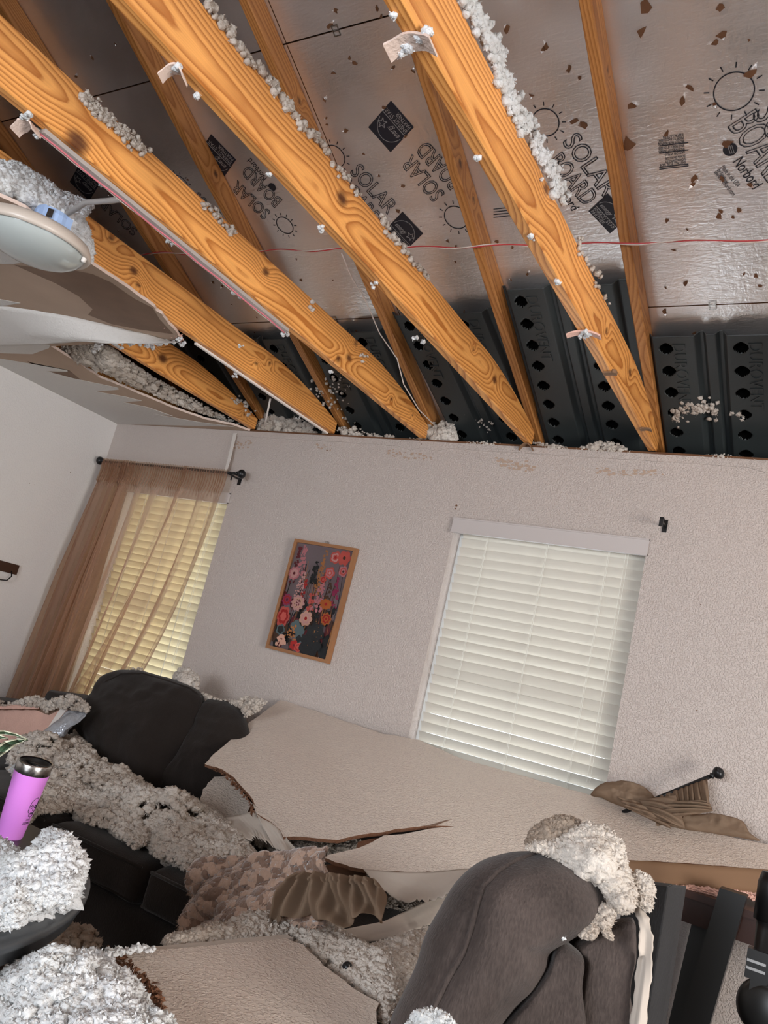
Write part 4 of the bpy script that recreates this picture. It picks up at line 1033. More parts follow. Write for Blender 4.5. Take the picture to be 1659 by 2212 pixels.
# ------------------------------------------------------------------ desk at the right, black legs
desk = empty('desk', (-.1, 3.15, 0), 'dark brown desk with splayed black legs under the slab at the right', 'desk')
mb = MB(); mb.box((-.52, 3.02, .752), (.9, 3.37, .775)); mb.obj('desk_top', M['desk'], desk)
mb = MB(); mb.box((-.47, 3.05, .672), (.85, 3.07, .752)); mb.box((-.47, 3.33, .672), (.85, 3.35, .752)); mb.obj('apron', M['desk'], desk)
def leg(a, b, w, dd):
    mb = MB(); a = np.array(a); b = np.array(b); wx = np.array([w,0,0]); wy = np.array([0,dd,0])
    mb.add([b-wx-wy,b+wx-wy,b+wx+wy,b-wx+wy,a-wx-wy,a+wx-wy,a+wx+wy,a-wx+wy], [(0,3,2,1),(4,5,6,7),(0,1,5,4),(1,2,6,5),(2,3,7,6),(3,0,4,7)])
    return mb.obj('leg', M['black'], desk)
t0 = on(1586, 1925, y=3.0); t1 = on(1502, 2212, y=3.0); dirn = (t1-t0)/(t1[2]-t0[2])
leg(t0, t0+dirn*(0-t0[2]), .040, .03); leg((.75,3.08,.752), (.85,3.08,0), .04, .03); leg((.75,3.3,.752), (.85,3.3,0), .03, .03); leg((-.38,3.32,.752), (-.44,3.32,0), .03, .03)
st_ = empty('clamp_stand', (-.16, 2.75, 0), 'black upright stand with silver striped clamp and round foot at the right edge', 'stand')
a, b = on(1662, 1950, y=2.72), on(1640, 2212, y=2.72); d = (b-a)/(b[2]-a[2])
mb = MB(); mb.tube([a+np.array([0,0,.0]), a+d*(.35-a[2]), b-np.array([0,0,.0])], [.030,.030,.024], 14); mb.tube([b, b+d*(0-b[2])], .022, 12); mb.lathe(a-(0,0,.05), (0,0,1), [(0,0),(.036,.0),(.036,.10),(.028,.13),(0,.13)], 16); mb.obj('pole', M['blackmetal'], st_, True)
c = on(1638, 2084, y=2.70); mb = MB(); mb.obox(c, (.030,0,0), (0,.02,0), (0,0,.038)); mb.obox(c+(.008,0,-.055), (.022,0,0), (0,.018,0), (0,0,.02)); mb.obj('clamp', M['black'], st_)
mb = MB()
for k in (0, 1): mb.obox(c+(-.004,-.0205,.008-.02*k), (.024,0,0), (0,.001,0), (0,0,.0035))
mb.obj('silver_stripe', M['silver'], st_)
c = on(1652, 2178, y=2.70); mb = MB(); mb.lathe(c, (-.15,-1,.1), [(0,.03),(.045,.03),(.062,.022),(.075,.0),(.075,-.02),(.06,-.03),(0,-.03)], 32); mb.obj('round_foot', M['black'], st_, True)

# ------------------------------------------------------------------ coffee table, tumbler, plant
tc_ = np.array([-1.892, .963, .600]); TR = .648
tab = empty('coffee_table', (tc_[0], tc_[1], 0), 'round dark coffee table heaped with insulation at the left', 'table')
mb = MB(); mb.lathe(tc_, (0,0,1), [(0,0),(TR-.008,0),(TR,-.006),(TR,-.016),(TR-.01,-.024),(TR-.012,-.045),(TR-.06,-.05),(0,-.05)], 96); mb.obj('table_top', M['tabletop'], tab, True)
for k in range(4):
    a = .35+k*math.pi/2; p = tc_+np.array([math.cos(a)*.50, math.sin(a)*.50, -.05]); q = np.array([tc_[0]+math.cos(a)*.56, tc_[1]+math.sin(a)*.56, 0])
    mb = MB(); mb.tube([p, q], .022, 10); mb.obj('leg', M['black'], tab, True)
mc = on(20, 1806, z=.602); ma = np.array([.10, -.03, 1.0]); ma /= np.linalg.norm(ma)
cup = empty('tumbler', tuple(mc), 'pink tumbler with steel rim and skull print at the left edge', 'cup')
hh = .196; r0, r1 = .033, .0445
mb = MB(); mb.lathe(mc, ma, [(0,0),(r0-.002,0),(r0,.004),(r0+(r1-r0)*.5,hh*.42),(r1,hh*.86)], 48); mb.obj('body', M['pink'], cup, True)
mb = MB(); mb.lathe(mc, ma, [(r1,hh*.86),(r1+.0006,hh*.865),(r1+.0006,hh*.985),(r1-.001,hh),(r1-.004,hh)], 48); mb.obj('steel_rim', M['steel'], cup, True)
mb = MB(); mb.lathe(mc, ma, [(r1-.002,hh*.98),(r1-.006,hh*.985),(r1-.007,hh*.95),(.008,hh*.95),(0,hh*.95)], 32); mb.obox(mc+ma*hh*.958, (.03,0,0), (0,.006,0), (0,0,.003)); mb.obj('lid', M['black'], cup, True)
# skull drawing and lettering wrapped on the body
def on_cup(th, h, d=.0006):
    s = h/hh; r = (r0+(r1-r0)*.5*(s/.42)) if s < .42 else (r0+(r1-r0)*(.5+.5*(s-.42)/.44)); u = np.cross(ma, (0,1,0)); u /= np.linalg.norm(u); w = np.cross(ma, u)
    vc = CAM-mc; th0 = math.atan2(np.dot(vc, w), np.dot(vc, u)); a = th0+th
    return mc+ma*h+(r+d)*(math.cos(a)*u+math.sin(a)*w)
sgn = 1 if (on_cup(.5,.1)-on_cup(-.5,.1)) @ ROT[:,0] > 0 else -1
mb = MB(); th_c = .98
def ln(pts, w=.0007):
    mb.tube([on_cup(sgn*(th_c+x/.040), y) for x, y in pts], w, 5)
ln([(-.006,.066),(-.008,.074),(-.013,.078),(-.0145,.090),(-.012,.104),(-.005,.113),(.004,.114),(.011,.108),(.014,.097),(.014,.084),(.009,.077),(.007,.066),(.0,.063),(-.006,.066)])
for cx_ in (-.0062,.0062): ln([(cx_+.0036*math.cos(t), .091+.004*math.sin(t)) for t in np.linspace(0,6.3,14)], .0009)
ln([(-.001,.084),(0,.080),(.001,.084)]); ln([(-.006,.073),(.006,.073)])
for x in (-.004,-.001,.002,.005): ln([(x,.070),(x,.076)], .0005)
mb.obj('skull_drawing', M['ink'], cup)
for body, hz, sz in (('NO', .054, .008), ('ESPRE', .044, .010)):
    cu_ = bpy.data.curves.new('t','FONT'); cu_.body = body; cu_.size = sz; cu_.align_x = 'CENTER'; to = bpy.data.objects.new('t', cu_); COL.objects.link(to); bpy.context.view_layer.update()
    me = bpy.data.meshes.new_from_object(to.evaluated_get(bpy.context.evaluated_depsgraph_get())); bpy.data.objects.remove(to)
    me.materials.clear()
    for v in me.vertices: v.co = Vector(on_cup(sgn*(th_c-.06+v.co.x/.038), hz+v.co.y, .0009))
    fin('printed_lettering', me, M['ink'], cup)
pl = empty('spider_plant', (-1.95, 1.42, .602), 'plant with striped cream edged leaves at the left edge', 'plant')
def leafblade(pts, w, mat2=True):
    P = [np.array(p) for p in pts]; n = len(P)
    mbs = [MB(), MB()]
    upv = np.array([.15,-.55,.8]); rows = []
    for i, p in enumerate(P):
        t = P[min(i+1,n-1)]-P[max(i-1,0)]; s = np.cross(t, upv); s /= np.linalg.norm(s); ww = w*math.sin(math.pi*(.12+.88*i/(n-1)))**.7 if i < n-1 else w*.03
        rows.append([p-s*ww+upv*.002, p-s*ww*.62, p-upv*.004, p+s*ww*.62, p+s*ww+upv*.002])
    for i in range(n-1):
        for j in range(4):
            mbs[1 if j in (0,3) else 0].add([rows[i][j], rows[i][j+1], rows[i+1][j+1], rows[i+1][j]], [(0,1,2,3)])
    a = mbs[0].obj('leaf', M['leaf'], pl, True); b = mbs[1].obj('leaf_edge', M['leafedge'], a, True)
    for q in (a, b): q.modifiers.new('t','SOLIDIFY').thickness = .0008
D1 = 2.35
leafblade([at_dist(-60,1665,D1-.1), at_dist(-30,1645,D1-.06), at_dist(0,1622,D1-.03), at_dist(22,1606,D1), at_dist(42,1600,D1+.02), at_dist(57,1598,D1+.03)], .020)
leafblade([at_dist(-60,1590,D1+.05), at_dist(-20,1583,D1+.06), at_dist(10,1583,D1+.07), at_dist(35,1588,D1+.08), at_dist(60,1597,D1+.1)], .010)
leafblade([at_dist(-60,1612,D1+.0), at_dist(-25,1600,D1+.02), at_dist(0,1592,D1+.03), at_dist(18,1595,D1+.04)], .014)
mb = MB(); mb.lathe((-2.13,1.50,.602), (0,0,1), [(0,0),(.05,0),(.065,.10),(.07,.11),(.062,.11),(.05,.09),(0,.09)], 28); mb.obj('pot', M['tabletop'], pl, True)
for q in ((-2.1,1.5,.70),):
    leafblade([q, (-2.14,1.46,.85), (-2.2,1.4,.92), (-2.28,1.3,.9)], .012)

# ------------------------------------------------------------------ fallen drywall
def slab(name, pxs, pl_, th, mats, parent=None, step=.03, jagamp=.006, seed=1.0, straight=(), zmax=None, **kw):
    p0, n = pl_; P = [on_plane(x, y, p0, n) for x, y in pxs]; k = len(P); out = []
    for i in range(k):
        a, b = P[i], P[(i+1)%k]; m = max(1, int(np.linalg.norm(b-a)/step))
        for j in range(m):
            q = a+(b-a)*j/m
            if i not in straight:
                s = len(out)*.8+seed*10; e = (b-a)/np.linalg.norm(b-a); side = np.cross(n, e); side /= np.linalg.norm(side)
                q = q+side*jagamp*fbm(np.array([[s, seed, 0.]]),3)[0]
            out.append(q)
    nn = n/np.linalg.norm(n)
    return prism(name, out, -nn*th if nn[2] > 0 else nn*th, mats, parent, **kw)
PA = plane_z(0, 3.38, .975, 0, .40)
smats = [M['slab'], M['paper'], M['gyps_dark']]
A = empty('fallen_ceiling_slab', tuple(on_plane(1000,1700,*PA)), 'huge cracked cream ceiling slab lying over the sofa and desk below the right window', 'drywall slab')
def yl(px, py): return (px, py)
slabA = slab('main_sheet', [(607,1512),(680,1535),(740,1556),(830,1585),(905,1598),(1000,1640),(1100,1668),(1200,1696),(1290,1722),(1400,1762),(1520,1795),(1665,1826),(1800,1858),(1800,1905),(1659,1879),(1500,1866),(1350,1858),(1200,1862),(1010,1880),
     (900,1884),(800,1880),(760,1872),(690,1850),(735,1840),(775,1832),(830,1806),(870,1801),(930,1790),(985,1786),(925,1783),(855,1792),(838,1795),(800,1800),(775,1805),(730,1815),(660,1808),(612,1808),(606,1795),(585,1775),(555,1758),(545,1728),(520,1695),(505,1680),(480,1662),(442,1650),(455,1635),(485,1610),(540,1560)],
     PA, .0127, smats, A, .03, .004, 2.0, straight=(46,))
# the narrow crack running to the right
mb = MB(); cpx = [(925,1792),(940,1786),(958,1778),(975,1770),(974,1774),(958,1783),(942,1791)]
P = [on_plane(x, y-3, *PA) for x, y in [(918,1788),(940,1782),(960,1776),(976,1773),(960,1779),(940,1787)]]; mb.add([p+np.array([0,0,.001]) for p in P]+P, [tuple(range(6))]+[(k,(k+1)%6,6+(k+1)%6,6+k) for k in range(6)]); mb.obj('hairline_crack', M['stain'], A)
mb = MB()
P = [on_plane(x, y, *PA) for x, y in [(775,1806),(800,1800),(836,1796),(862,1800),(900,1794),(950,1790),(985,1787),(940,1796),(890,1804),(860,1808),(838,1812),(800,1822),(770,1822)]]
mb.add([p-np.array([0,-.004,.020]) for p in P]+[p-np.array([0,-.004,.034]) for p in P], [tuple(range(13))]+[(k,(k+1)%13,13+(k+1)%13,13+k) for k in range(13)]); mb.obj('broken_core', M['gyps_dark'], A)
# folded down strip at the right end showing brown back paper and crumbling pink core
SA = on_plane(1345, 1857, *PA); 
def strip(u, v):
    top = on_plane(1330+u*350, 1856+u*24, *PA); bot = on_plane(1350+u*330, 1906+u*32, *PA); bot = on(1338+u*345, 1901+u*33+2.0*math.sin(u*23), y=top[1]-.006)
    return top+(bot-top)*v+np.array([0,-.004*v,0])
o = cloth_grid('folded_edge', strip, 40, 4, M['paper'], A); o.modifiers.new('t','SOLIDIFY').thickness = .003
rr = random.Random(9); mb = MB()
for k in range(320):
    u = rr.uniform(.12, 1); c = strip(u, 1.0)+np.array([rr.uniform(-.01,.01), rr.uniform(-.016,-.003), rr.uniform(-.020,.002)*(.35+.75*u)]); r = rr.uniform(.004,.011)
    d = [np.array([rr.uniform(.5,1.3)*s*r*1.6 if ax == 0 else 0, rr.uniform(.5,1)*s*r if ax == 1 else 0, rr.uniform(.5,1)*s*r*.8 if ax == 2 else 0]) for ax in range(3) for s in (-1,1)]
    mb.add([c+q for q in d], [(0,2,4),(2,1,4),(1,3,4),(3,0,4),(2,0,5),(1,2,5),(3,1,5),(0,3,5)])
prop(mb.obj('crumbled_core', M['gyps'], A), kind='stuff')
mb = MB(); P = [on(x, y, y=2.98) for x, y in ((1480,1880),(1659,1888),(1800,1896),(1800,1925),(1659,1930),(1480,1912))]
# torn paper along the left break of the big slab and the loose lower corner piece
PB = plane_z(0, 2.75, .56, 0, .55)
B2 = slab('fallen_ceiling_slab', [(470,1668),(500,1678),(520,1705),(543,1735),(528,1768),(500,1775),(455,1772),(420,1762),(428,1735),(440,1705)], PB, .0127, smats, None, .02, .004, 4.0, label='small broken corner of ceiling slab wedged left of the big slab', cat='drywall slab')
mb = MB(); rr = random.Random(21)
edge = [(455,1648),(480,1660),(500,1676),(512,1690),(525,1702),(538,1720),(548,1742),(550,1758)]
for i in range(120):
    s = rr.random()*(len(edge)-1); k = int(s); f = s-k; x = edge[k][0]*(1-f)+edge[k+1][0]*f; y = edge[k][1]*(1-f)+edge[k+1][1]*f
    c = on_plane(x-rr.uniform(0,5), y+rr.uniform(-1,5), *PA)-np.array([0,0,.008]); r = rr.uniform(.004,.012)
    mb.add([c+np.array([rr.uniform(-r,r),rr.uniform(-r,r),rr.uniform(-r,r)]) for _ in range(4)], [(0,1,2),(0,2,3),(0,3,1),(1,3,2)])
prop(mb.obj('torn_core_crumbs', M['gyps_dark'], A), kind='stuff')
# hanging sheets of torn paper
def flap(name, toppx, botpx, pt, pb, mat, parent=None, nu=40, nv=12, jag_=.010, seed=0, wav=.010, teeth=0, **kw):
    def interp(L, u):
        s = u*(len(L)-1); k = min(int(s), len(L)-2); f = s-k; return L[k][0]*(1-f)+L[k+1][0]*f, L[k][1]*(1-f)+L[k+1][1]*f
    def fn(u, v):
        a = on_plane(*interp(toppx, u), *pt); b = on_plane(*interp(botpx, u), *pb)
        ext = 1-.10*abs(fbm(np.array([[u*14+seed, 3, 0]]),3)[0])-(teeth*(1-((u*11+.3*math.sin(u*9)) % 1)) if u > .5 else 0)
        p = a+(b-a)*v*ext
        return p+np.array([0,-1,.3])*wav*(math.sin(u*8+seed+v*2)*v+fbm(np.array([[u*3, v*3, seed]]),3)[0]*.7*math.sin(math.pi*v))
    o = cloth_grid(name, fn, nu, nv, mat, parent, **kw); o.modifiers.new('t','SOLIDIFY').thickness = .0014; return o
PF = plane_z(0, 2.5, .46, 0, .1)
flap('torn_paper_flap', [(785,1878),(860,1884),(930,1884),(1020,1876)], [(815,1915),(860,1950),(935,1960),(1005,1915)], PA, (np.array([0,2.42,.5]), np.array([0,1.,-.15])), M['whitepaper'], A, seed=1, teeth=.16)
flap('torn_paper_flap', [(545,1735),(570,1755),(600,1780),(612,1800)], [(590,1835),(625,1850),(640,1856),(650,1850)], PA, (np.array([0,2.45,.5]), np.array([0,1.,.6])), M['whitepaper'], A, seed=3, wav=.014)
flap('torn_paper_flap', [(455,1772),(490,1765),(520,1760),(552,1750)], [(490,1800),(520,1812),(560,1818),(600,1840)], (np.array([0,2.6,.5]), np.array([0,1.,.2])), (np.array([0,2.45,.5]), np.array([0,1.,.3])), M['whitepaper'], A, seed=5, teeth=.2, wav=.016)
flap('loose_paper_ribbon', [(740,2008),(830,1990),(925,1945),(1040,1905)], [(770,2043),(860,2022),(920,2005),(1010,1965)], plane_z(0,2.2,.50,0,.1), plane_z(0,2.2,.46,0,.1), M['whitepaper'], None, seed=7, wav=.006, jag_=0, label='curved strip of torn paper lying in the insulation below the big slab', cat='paper strip')
mb = MB(); P0 = [on_plane(x, y, *plane_z(0,2.3,.54,0,.1)) for x, y in ((690,1868),(760,1866),(795,1880),(790,1896),(740,1893),(695,1890))]
mb.add(P0+[p-np.array([0,0,.03]) for p in P0], [tuple(range(6))]+[(k,(k+1)%6,6+(k+1)%6,6+k) for k in range(6)]); prop(mb.obj('broken_lath', M['strand']), 'small broken brown board under the front edge of the big slab', 'board')

# slab in the foreground
PG = plane_z(-1.1, 1.6, .500, 0, .04)
G = empty('fallen_ceiling_slab', tuple(on_plane(600,2120,*PG)), 'cream textured ceiling slab lying flat in the bottom foreground', 'drywall slab')
slab('sheet', [(238,2066),(300,2055),(450,2042),(620,2027),(652,2040),(700,2085),(755,2128),(820,2166),(812,2190),(822,2240),(860,2500),(500,2600),(400,2330),(372,2225),(345,2178),(312,2140),(285,2108),(262,2080)], PG, .0127, smats, G, .02, .004, 6.0)
slab('tapered_edge', [(232,2060),(300,2047),(450,2034),(618,2018),(634,2026),(450,2044),(300,2058),(240,2068)], (PG[0]-np.array([0,0,.004]), PG[1]), .010, [M['whitepaper']]*3, G, .03, .001)
mb = MB(); rr = random.Random(33); edge = [(238,2060),(262,2078),(285,2098),(312,2120),(335,2150),(352,2180)]
for i in range(170):
    s = rr.random()**.8*(len(edge)-1); k = int(s); f = s-k; x = edge[k][0]*(1-f)+edge[k+1][0]*f; y = edge[k][1]*(1-f)+edge[k+1][1]*f
    c = on_plane(x+rr.uniform(-10,5), y+rr.uniform(-5,9), *PG)+np.array([0,0,rr.uniform(-.002,.008)]); r = rr.uniform(.005,.014)
    mb.add([c+np.array([rr.uniform(-r,r),rr.uniform(-r,r),rr.uniform(-r,r)*.7]) for _ in range(4)], [(0,1,2),(0,2,3),(0,3,1),(1,3,2)])
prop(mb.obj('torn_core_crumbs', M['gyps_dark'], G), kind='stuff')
PH = plane_z(-1.2, 1.5, .30, 0, .02)
slab('fallen_ceiling_slab', [(20,2030),(120,2005),(210,2040),(240,2090),(200,2400),(-80,2400),(2,2180)], PH, .0127, smats, None, .03, .003, 7.0, label='shadowed ceiling slab low under the coffee table at the bottom left', cat='drywall slab')
# fallen piece at the left with its front paper gone
PL_ = (np.array([-3.5, 2.75, .7]), np.array([.15, 1, -.35]))
Lp = empty('fallen_ceiling_slab', tuple(on_plane(70,1560,*PL_)), 'pink faced broken slab standing behind the plant at the left edge', 'drywall slab')
slab('pink_core', [(-60,1534),(0,1530),(60,1528),(100,1532),(150,1530),(140,1545),(110,1575),(84,1604),(60,1606),(55,1625),(20,1640),(-60,1640)], PL_, .0127, [M['gyps'], M['paper'], M['gyps_dark']], Lp, .02, .004, 9.0)
slab('joint_tape_strip', [(130,1531),(146,1530),(112,1570),(92,1600),(78,1604),(104,1570)], (PL_[0]-np.array([.0,.004,0]), PL_[1]), .002, [M['tape']]*3, Lp, .03, .001)
slab('top_lip', [(-60,1521),(0,1522),(70,1520),(84,1526),(84,1531),(0,1531),(-60,1534)], (PL_[0]-np.array([.0,.02,0]), PL_[1]), .010, [M['gyps'], M['paper'], M['gyps_dark']], Lp, .02, .003, 3)
slab('top_lip', [(115,1521),(145,1523),(146,1531),(116,1529)], (PL_[0]-np.array([.0,.02,0]), PL_[1]), .010, [M['gyps'], M['paper'], M['gyps_dark']], Lp, .02, .002, 5)
slab('recess_shade', [(66,1529),(135,1529),(105,1545),(88,1538)], (PL_[0]-np.array([.0,.0012,0]), PL_[1]), .001, [M['stain']]*3, Lp, .02, .002, 5)  # flat dark patch, painted shade in place of a real recess
o = flap('silver_film', [(148,1533),(165,1535),(180,1536),(196,1535)], [(95,1582),(115,1592),(135,1590),(150,1580)], (PL_[0]-np.array([0,.01,0]), PL_[1]), (PL_[0]-np.array([0,.05,0]), PL_[1]), M['silvercloth'], None, seed=11, wav=.02, label='crumpled silver film beside the pink slab at the left', cat='film')

# ------------------------------------------------------------------ recliner in the right foreground
rec = empty('recliner', (-.55, 1.75, 0), 'plump grey brown recliner in the right foreground topped with insulation', 'armchair')
nC = np.array([.35, -.93, .18])
pR = at_dist(1080, 2000, 1.86)
rc = pillow('head_cushion', [(1150,1838),(1200,1842),(1250,1862),(1292,1895),(1312,1940),(1303,1975),(1268,2005),(1228,2030),(1190,2055),(1180,2090),(1150,2140),(1110,2180),(1060,2240),(1000,2300),(850,2300),(842,2212),(868,2150),(898,2085),(918,2020),(948,1965),(985,1905),(1035,1862),(1095,1842)],
            pR, nC, .17, M['recliner'], rec, back=.6, wr=.010, seed=4, rings=34, nseg=170, power=2.6, wscale=7,
            tight=[([(1160,1838),(1110,1858),(1070,1885),(1045,1915),(1030,1960),(1020,2000),(1000,2060),(970,2110),(945,2160),(920,2230)],   .012, .016),
                   ([(1030,1960),(1090,1990),(1150,2010),(1200,2020)], .004, .03), ([(1020,2000),(1100,2040),(1180,2060)], .003, .03)])
seam('piping', [(1162,1842),(1115,1858),(1072,1885),(1045,1915),(1030,1960),(1020,2000),(1000,2060),(970,2110),(945,2160),(920,2212)], rc, .006, M['recliner'], rc)
pillow('lower_cushion', [(1205,2030),(1240,2045),(1262,2075),(1258,2130),(1250,2300),(1040,2300),(1075,2225),(1130,2160),(1180,2090)], at_dist(1180,2150,1.84), nC, .05, M['recliner'], rec, wr=.005, seed=8, power=9)
pillow('side_panel', [(1240,2040),(1262,2026),(1300,2004),(1340,1985),(1364,1982),(1371,1992),(1372,2010),(1372,2070),(1360,2130),(1345,2300),(1235,2300),(1250,2130),(1258,2075),(1240,2050)], at_dist(1300,2100,1.90), nC, .045, M['recliner'], rec, wr=.003, seed=9, power=12, back=1.5)
b0, b1 = at_dist(1340,1935,2.02), at_dist(1440,1905,2.02)
vR = at_dist(1420,1905,2.06); mb = MB()
P = [on(1352,1905,y=1.98), on(1443,1915,y=1.98), on(1474,1918,y=2.10)]
for a, b in ((P[0],P[1]),(P[1],P[2])):
    a2 = np.array([a[0],a[1],.05]); b2 = np.array([b[0],b[1],.05]); back = np.array([0,.06,0])
    mb.add([a,b,b2,a2,a+back,b+back,b2+back,a2+back], [(0,3,2,1),(4,5,6,7),(0,1,5,4),(1,2,6,5),(2,3,7,6),(3,0,4,7)])
o = mb.obj('outer_back', M['recl_back'], rec); md = o.modifiers.new('b','BEVEL'); md.width = .012; md.segments = 3
pillow('back_shell', [(1150,1860),(1270,1900),(1300,1960),(1330,1990),(1365,2010),(1360,2130),(1340,2330),(860,2330),(870,2180),(940,2020),(1040,1880)], at_dist(1150,2100,1.99), nC, .05, M['recliner'], rec, wr=.003, seed=14, power=6)
rcush('seat_base', (-.62, 1.72, .25), (.30, .20, .22), .06, M['recliner'], rec)
def rib(u, v):
    L = [(1362,1948),(1378,1962),(1390,1985),(1396,2020),(1394,2070),(1388,2130),(1378,2212),(1368,2290)]
    s = v*(len(L)-1); k = min(int(s), len(L)-2); f = s-k; x = L[k][0]*(1-f)+L[k+1][0]*f; y = L[k][1]*(1-f)+L[k+1][1]*f
    w = (18+16*min(1,v*1.6)); w += 3*math.sin(v*31)+2*math.sin(v*77)
    d = 1.86-.02*math.sin(v*3)+.015*abs(u-.5)*math.sin(v*9)+.02*(v > .55)*(u < .4)
    return at_dist(x+(u-.5)*w, y+(u-.5)*4, d)
o = cloth_grid('torn_paper_strip', rib, 8, 60, M['whitepaper'], label='long torn paper strip hanging down the side of the recliner', cat='paper strip'); o.modifiers.new('t','SOLIDIFY').thickness = .0012

# ------------------------------------------------------------------ blanket and second fallen curtain on the sofa front
def quad_fn(TL, TRt, BL, BR, yt, yb, fn):
    def f(u, v):
        x = (TL[0]*(1-u)+TRt[0]*u)*(1-v)+(BL[0]*(1-u)+BR[0]*u)*v; y = (TL[1]*(1-u)+TRt[1]*u)*(1-v)+(BL[1]*(1-u)+BR[1]*u)*v
        p = on(x, y, y=yt+(yb-yt)*v); return p+np.array([0,-1,.25])*fn(u, v)
    return f
nu, nv = 120, 70
bf = quad_fn((424,1862),(715,1835),(396,2030),(700,2000), 2.12, 2.00, lambda u, v: .020*abs(math.sin((u*.7+v*.9)*7+1.2*math.sin(u*4)))+.018*fbm(np.array([[u*6, v*5, 2]]),3)[0]+.004*fbm(np.array([[u*60, v*40, 2]]),2)[0])
V = [bf(i/nu, j/nv) for j in range(nv+1) for i in range(nu+1)]; F = []; mi = []
for j in range(nv):
    for i in range(nu):
        F.append((j*(nu+1)+i, j*(nu+1)+i+1, (j+1)*(nu+1)+i+1, (j+1)*(nu+1)+i))
        u, v = i/nu*11+.4*math.sin(j*.2), j/nv*6.5+.3*math.sin(i*.15); mi.append((int(math.floor(u+v*.35))+int(math.floor(v-u*.15))) % 2)
bl = mesh_obj('fleece_blanket', V, F, mats=[M['blankA'], M['blankB']], midx=mi, smooth=True, label='tan and brown checked fleece blanket draped over the sofa front', cat='blanket'); bl.modifiers.new('t','SOLIDIFY').thickness = .012
# fur tufts, coloured by the square they grow on
for mk, par in (('blankA', 0), ('blankB', 1)):
    mb = MB(); rr = random.Random(5+par)
    for f, m_ in zip(F, mi):
        if m_ != par: continue
        for _ in range(4):
            p = np.array(V[f[0]])+(np.array(V[f[2]])-np.array(V[f[0]]))*rr.random(); d = np.array([rr.uniform(-.014,.014), -rr.uniform(.004,.012), rr.uniform(-.018,.008)]); s = np.array([rr.uniform(-.0015,.0015), 0, .0018])
            mb.add([p-s+(0,-.002,0), p+s+(0,-.002,0), p+d], [(0,1,2)])
    prop(mb.obj('fleece_tuft', M[mk], bl), kind='stuff')
cf2 = quad_fn((645,1888),(800,1893),(580,2000),(838,2000), 2.02, 1.95, lambda u, v: .026*math.sin(u*30+3.2*math.sin(v*1.8+u*3))*(.55+.5*v)+.012*math.sin(u*71+v*4)*(1-.4*v)+.035*math.sin(v*2.6+u*4)+.008*fbm(np.array([[u*9, v*3, 2]]),3)[0])
cfo = cf2
def cf2(u, v): return cfo(u+.03*math.sin(v*4)*math.sin(u*20)*v, v*(.86+.10*math.sin(u*13+1)+.05*math.sin(u*37)))+np.array([0,-1,0])*.012*math.exp(-((v-.12)/.05)**2)*math.sin(u*110)
o = cloth_grid('fallen_curtain', cf2, 200, 50, M['curtain2'], label='bunched tan curtain fallen among the insulation below the big slab', cat='curtain'); o.modifiers.new('t','SOLIDIFY').thickness = .0016
rd = empty('fallen_curtain_rod', tuple(on(752,2090,z=.50)), 'black finial of a fallen curtain rod poking out of the insulation', 'curtain rod')
a = on(748, 2086, z=.505); b_ = a+np.array([-.16,.22,-.05]); ax = (a-b_)/np.linalg.norm(a-b_)
mb = MB(); mb.tube([b_, a], .008, 10); mb.obj('rod', M['blackmetal'], rd, True); finial(rd, a, ax, .5)

# ------------------------------------------------------------------ fallen curtain and rod on the slab at the right
FC = empty('fallen_curtain', tuple(on_plane(1450,1760,*PA)), 'brown curtain fallen with its rod onto the slab under the right window', 'curtain')
fa = on(1532, 1678, y=3.30); fb = on(1345, 1755, y=3.28); ax = (fa-fb)/np.linalg.norm(fa-fb)
mb = MB(); mb.tube([fb, fa], .008, 10); mb.obj('rod', M['blackmetal'], FC, True); finial(FC, fa, ax, .85)
mb = MB(); c = fa-ax*.03; mb.tube([c, c+np.array([.01,.05,-.03]), c+np.array([0,.08,-.02])], .005, 6); mb.obj('bracket', M['blackmetal'], FC, True)
def gath(u, v):
    t = on(1402+(1528-1402)*u, 1728+(1682-1728)*u, y=3.285); bt = on(1418+(1532-1418)*u, 1785+(1732-1785)*u+8*math.sin(u*3), y=3.23)
    p = t+(bt-t)*v; return p+np.array([.2,-1,.2])*(.010*math.sin(u*62+1.5*math.sin(v*2+u*9))*(.6+.6*v)+.012*math.sin(math.pi*v))
o = cloth_grid('gathered_heading', gath, 150, 16, M['curtain2'], FC); o.modifiers.new('t','SOLIDIFY').thickness = .001
nW = np.array([0,-1,.35]); 
def fold(name, TL, TRt, BL, BR, yt, yb, f, nu=110, nv=36):
    o = cloth_grid(name, quad_fn(TL, TRt, BL, BR, yt, yb, f), nu, nv, M['curtain2'], FC); o.modifiers.new('t','SOLIDIFY').thickness = .0012; return o
bell = lambda u, v, p=.5: max(0, math.sin(math.pi*min(1,max(0,u))))**p*max(0, math.sin(math.pi*min(1,max(0,v))))**p
pillow('cloth_heap', [(1274,1714),(1296,1697),(1318,1689),(1350,1687),(1380,1694),(1404,1710),(1414,1728),(1405,1750),(1370,1752),(1330,1738),(1300,1724)], (np.array([0,3.29,1.0])), np.array([0,-1,.35]), .040, M['curtain2'], FC, wr=.014, seed=3, wscale=15, power=3.5)
fold('cloth_heap', (1335,1722), (1420,1742), (1352,1746), (1450,1790), 3.25, 3.20, lambda u, v: .022*bell(u,v)+.006*math.sin(v*19+u*4)+.006*fbm(np.array([[u*5,v*3,4]]),3)[0])
pillow('trailing_cloth', [(1395,1752),(1440,1750),(1490,1758),(1540,1756),(1590,1768),(1608,1778),(1620,1800),(1642,1816),(1600,1810),(1540,1800),(1470,1790),(1420,1776)], (np.array([0,3.27,.99])), np.array([0,-1,.35]), .020, M['curtain2'], FC, wr=.012, seed=6, wscale=14, power=4)
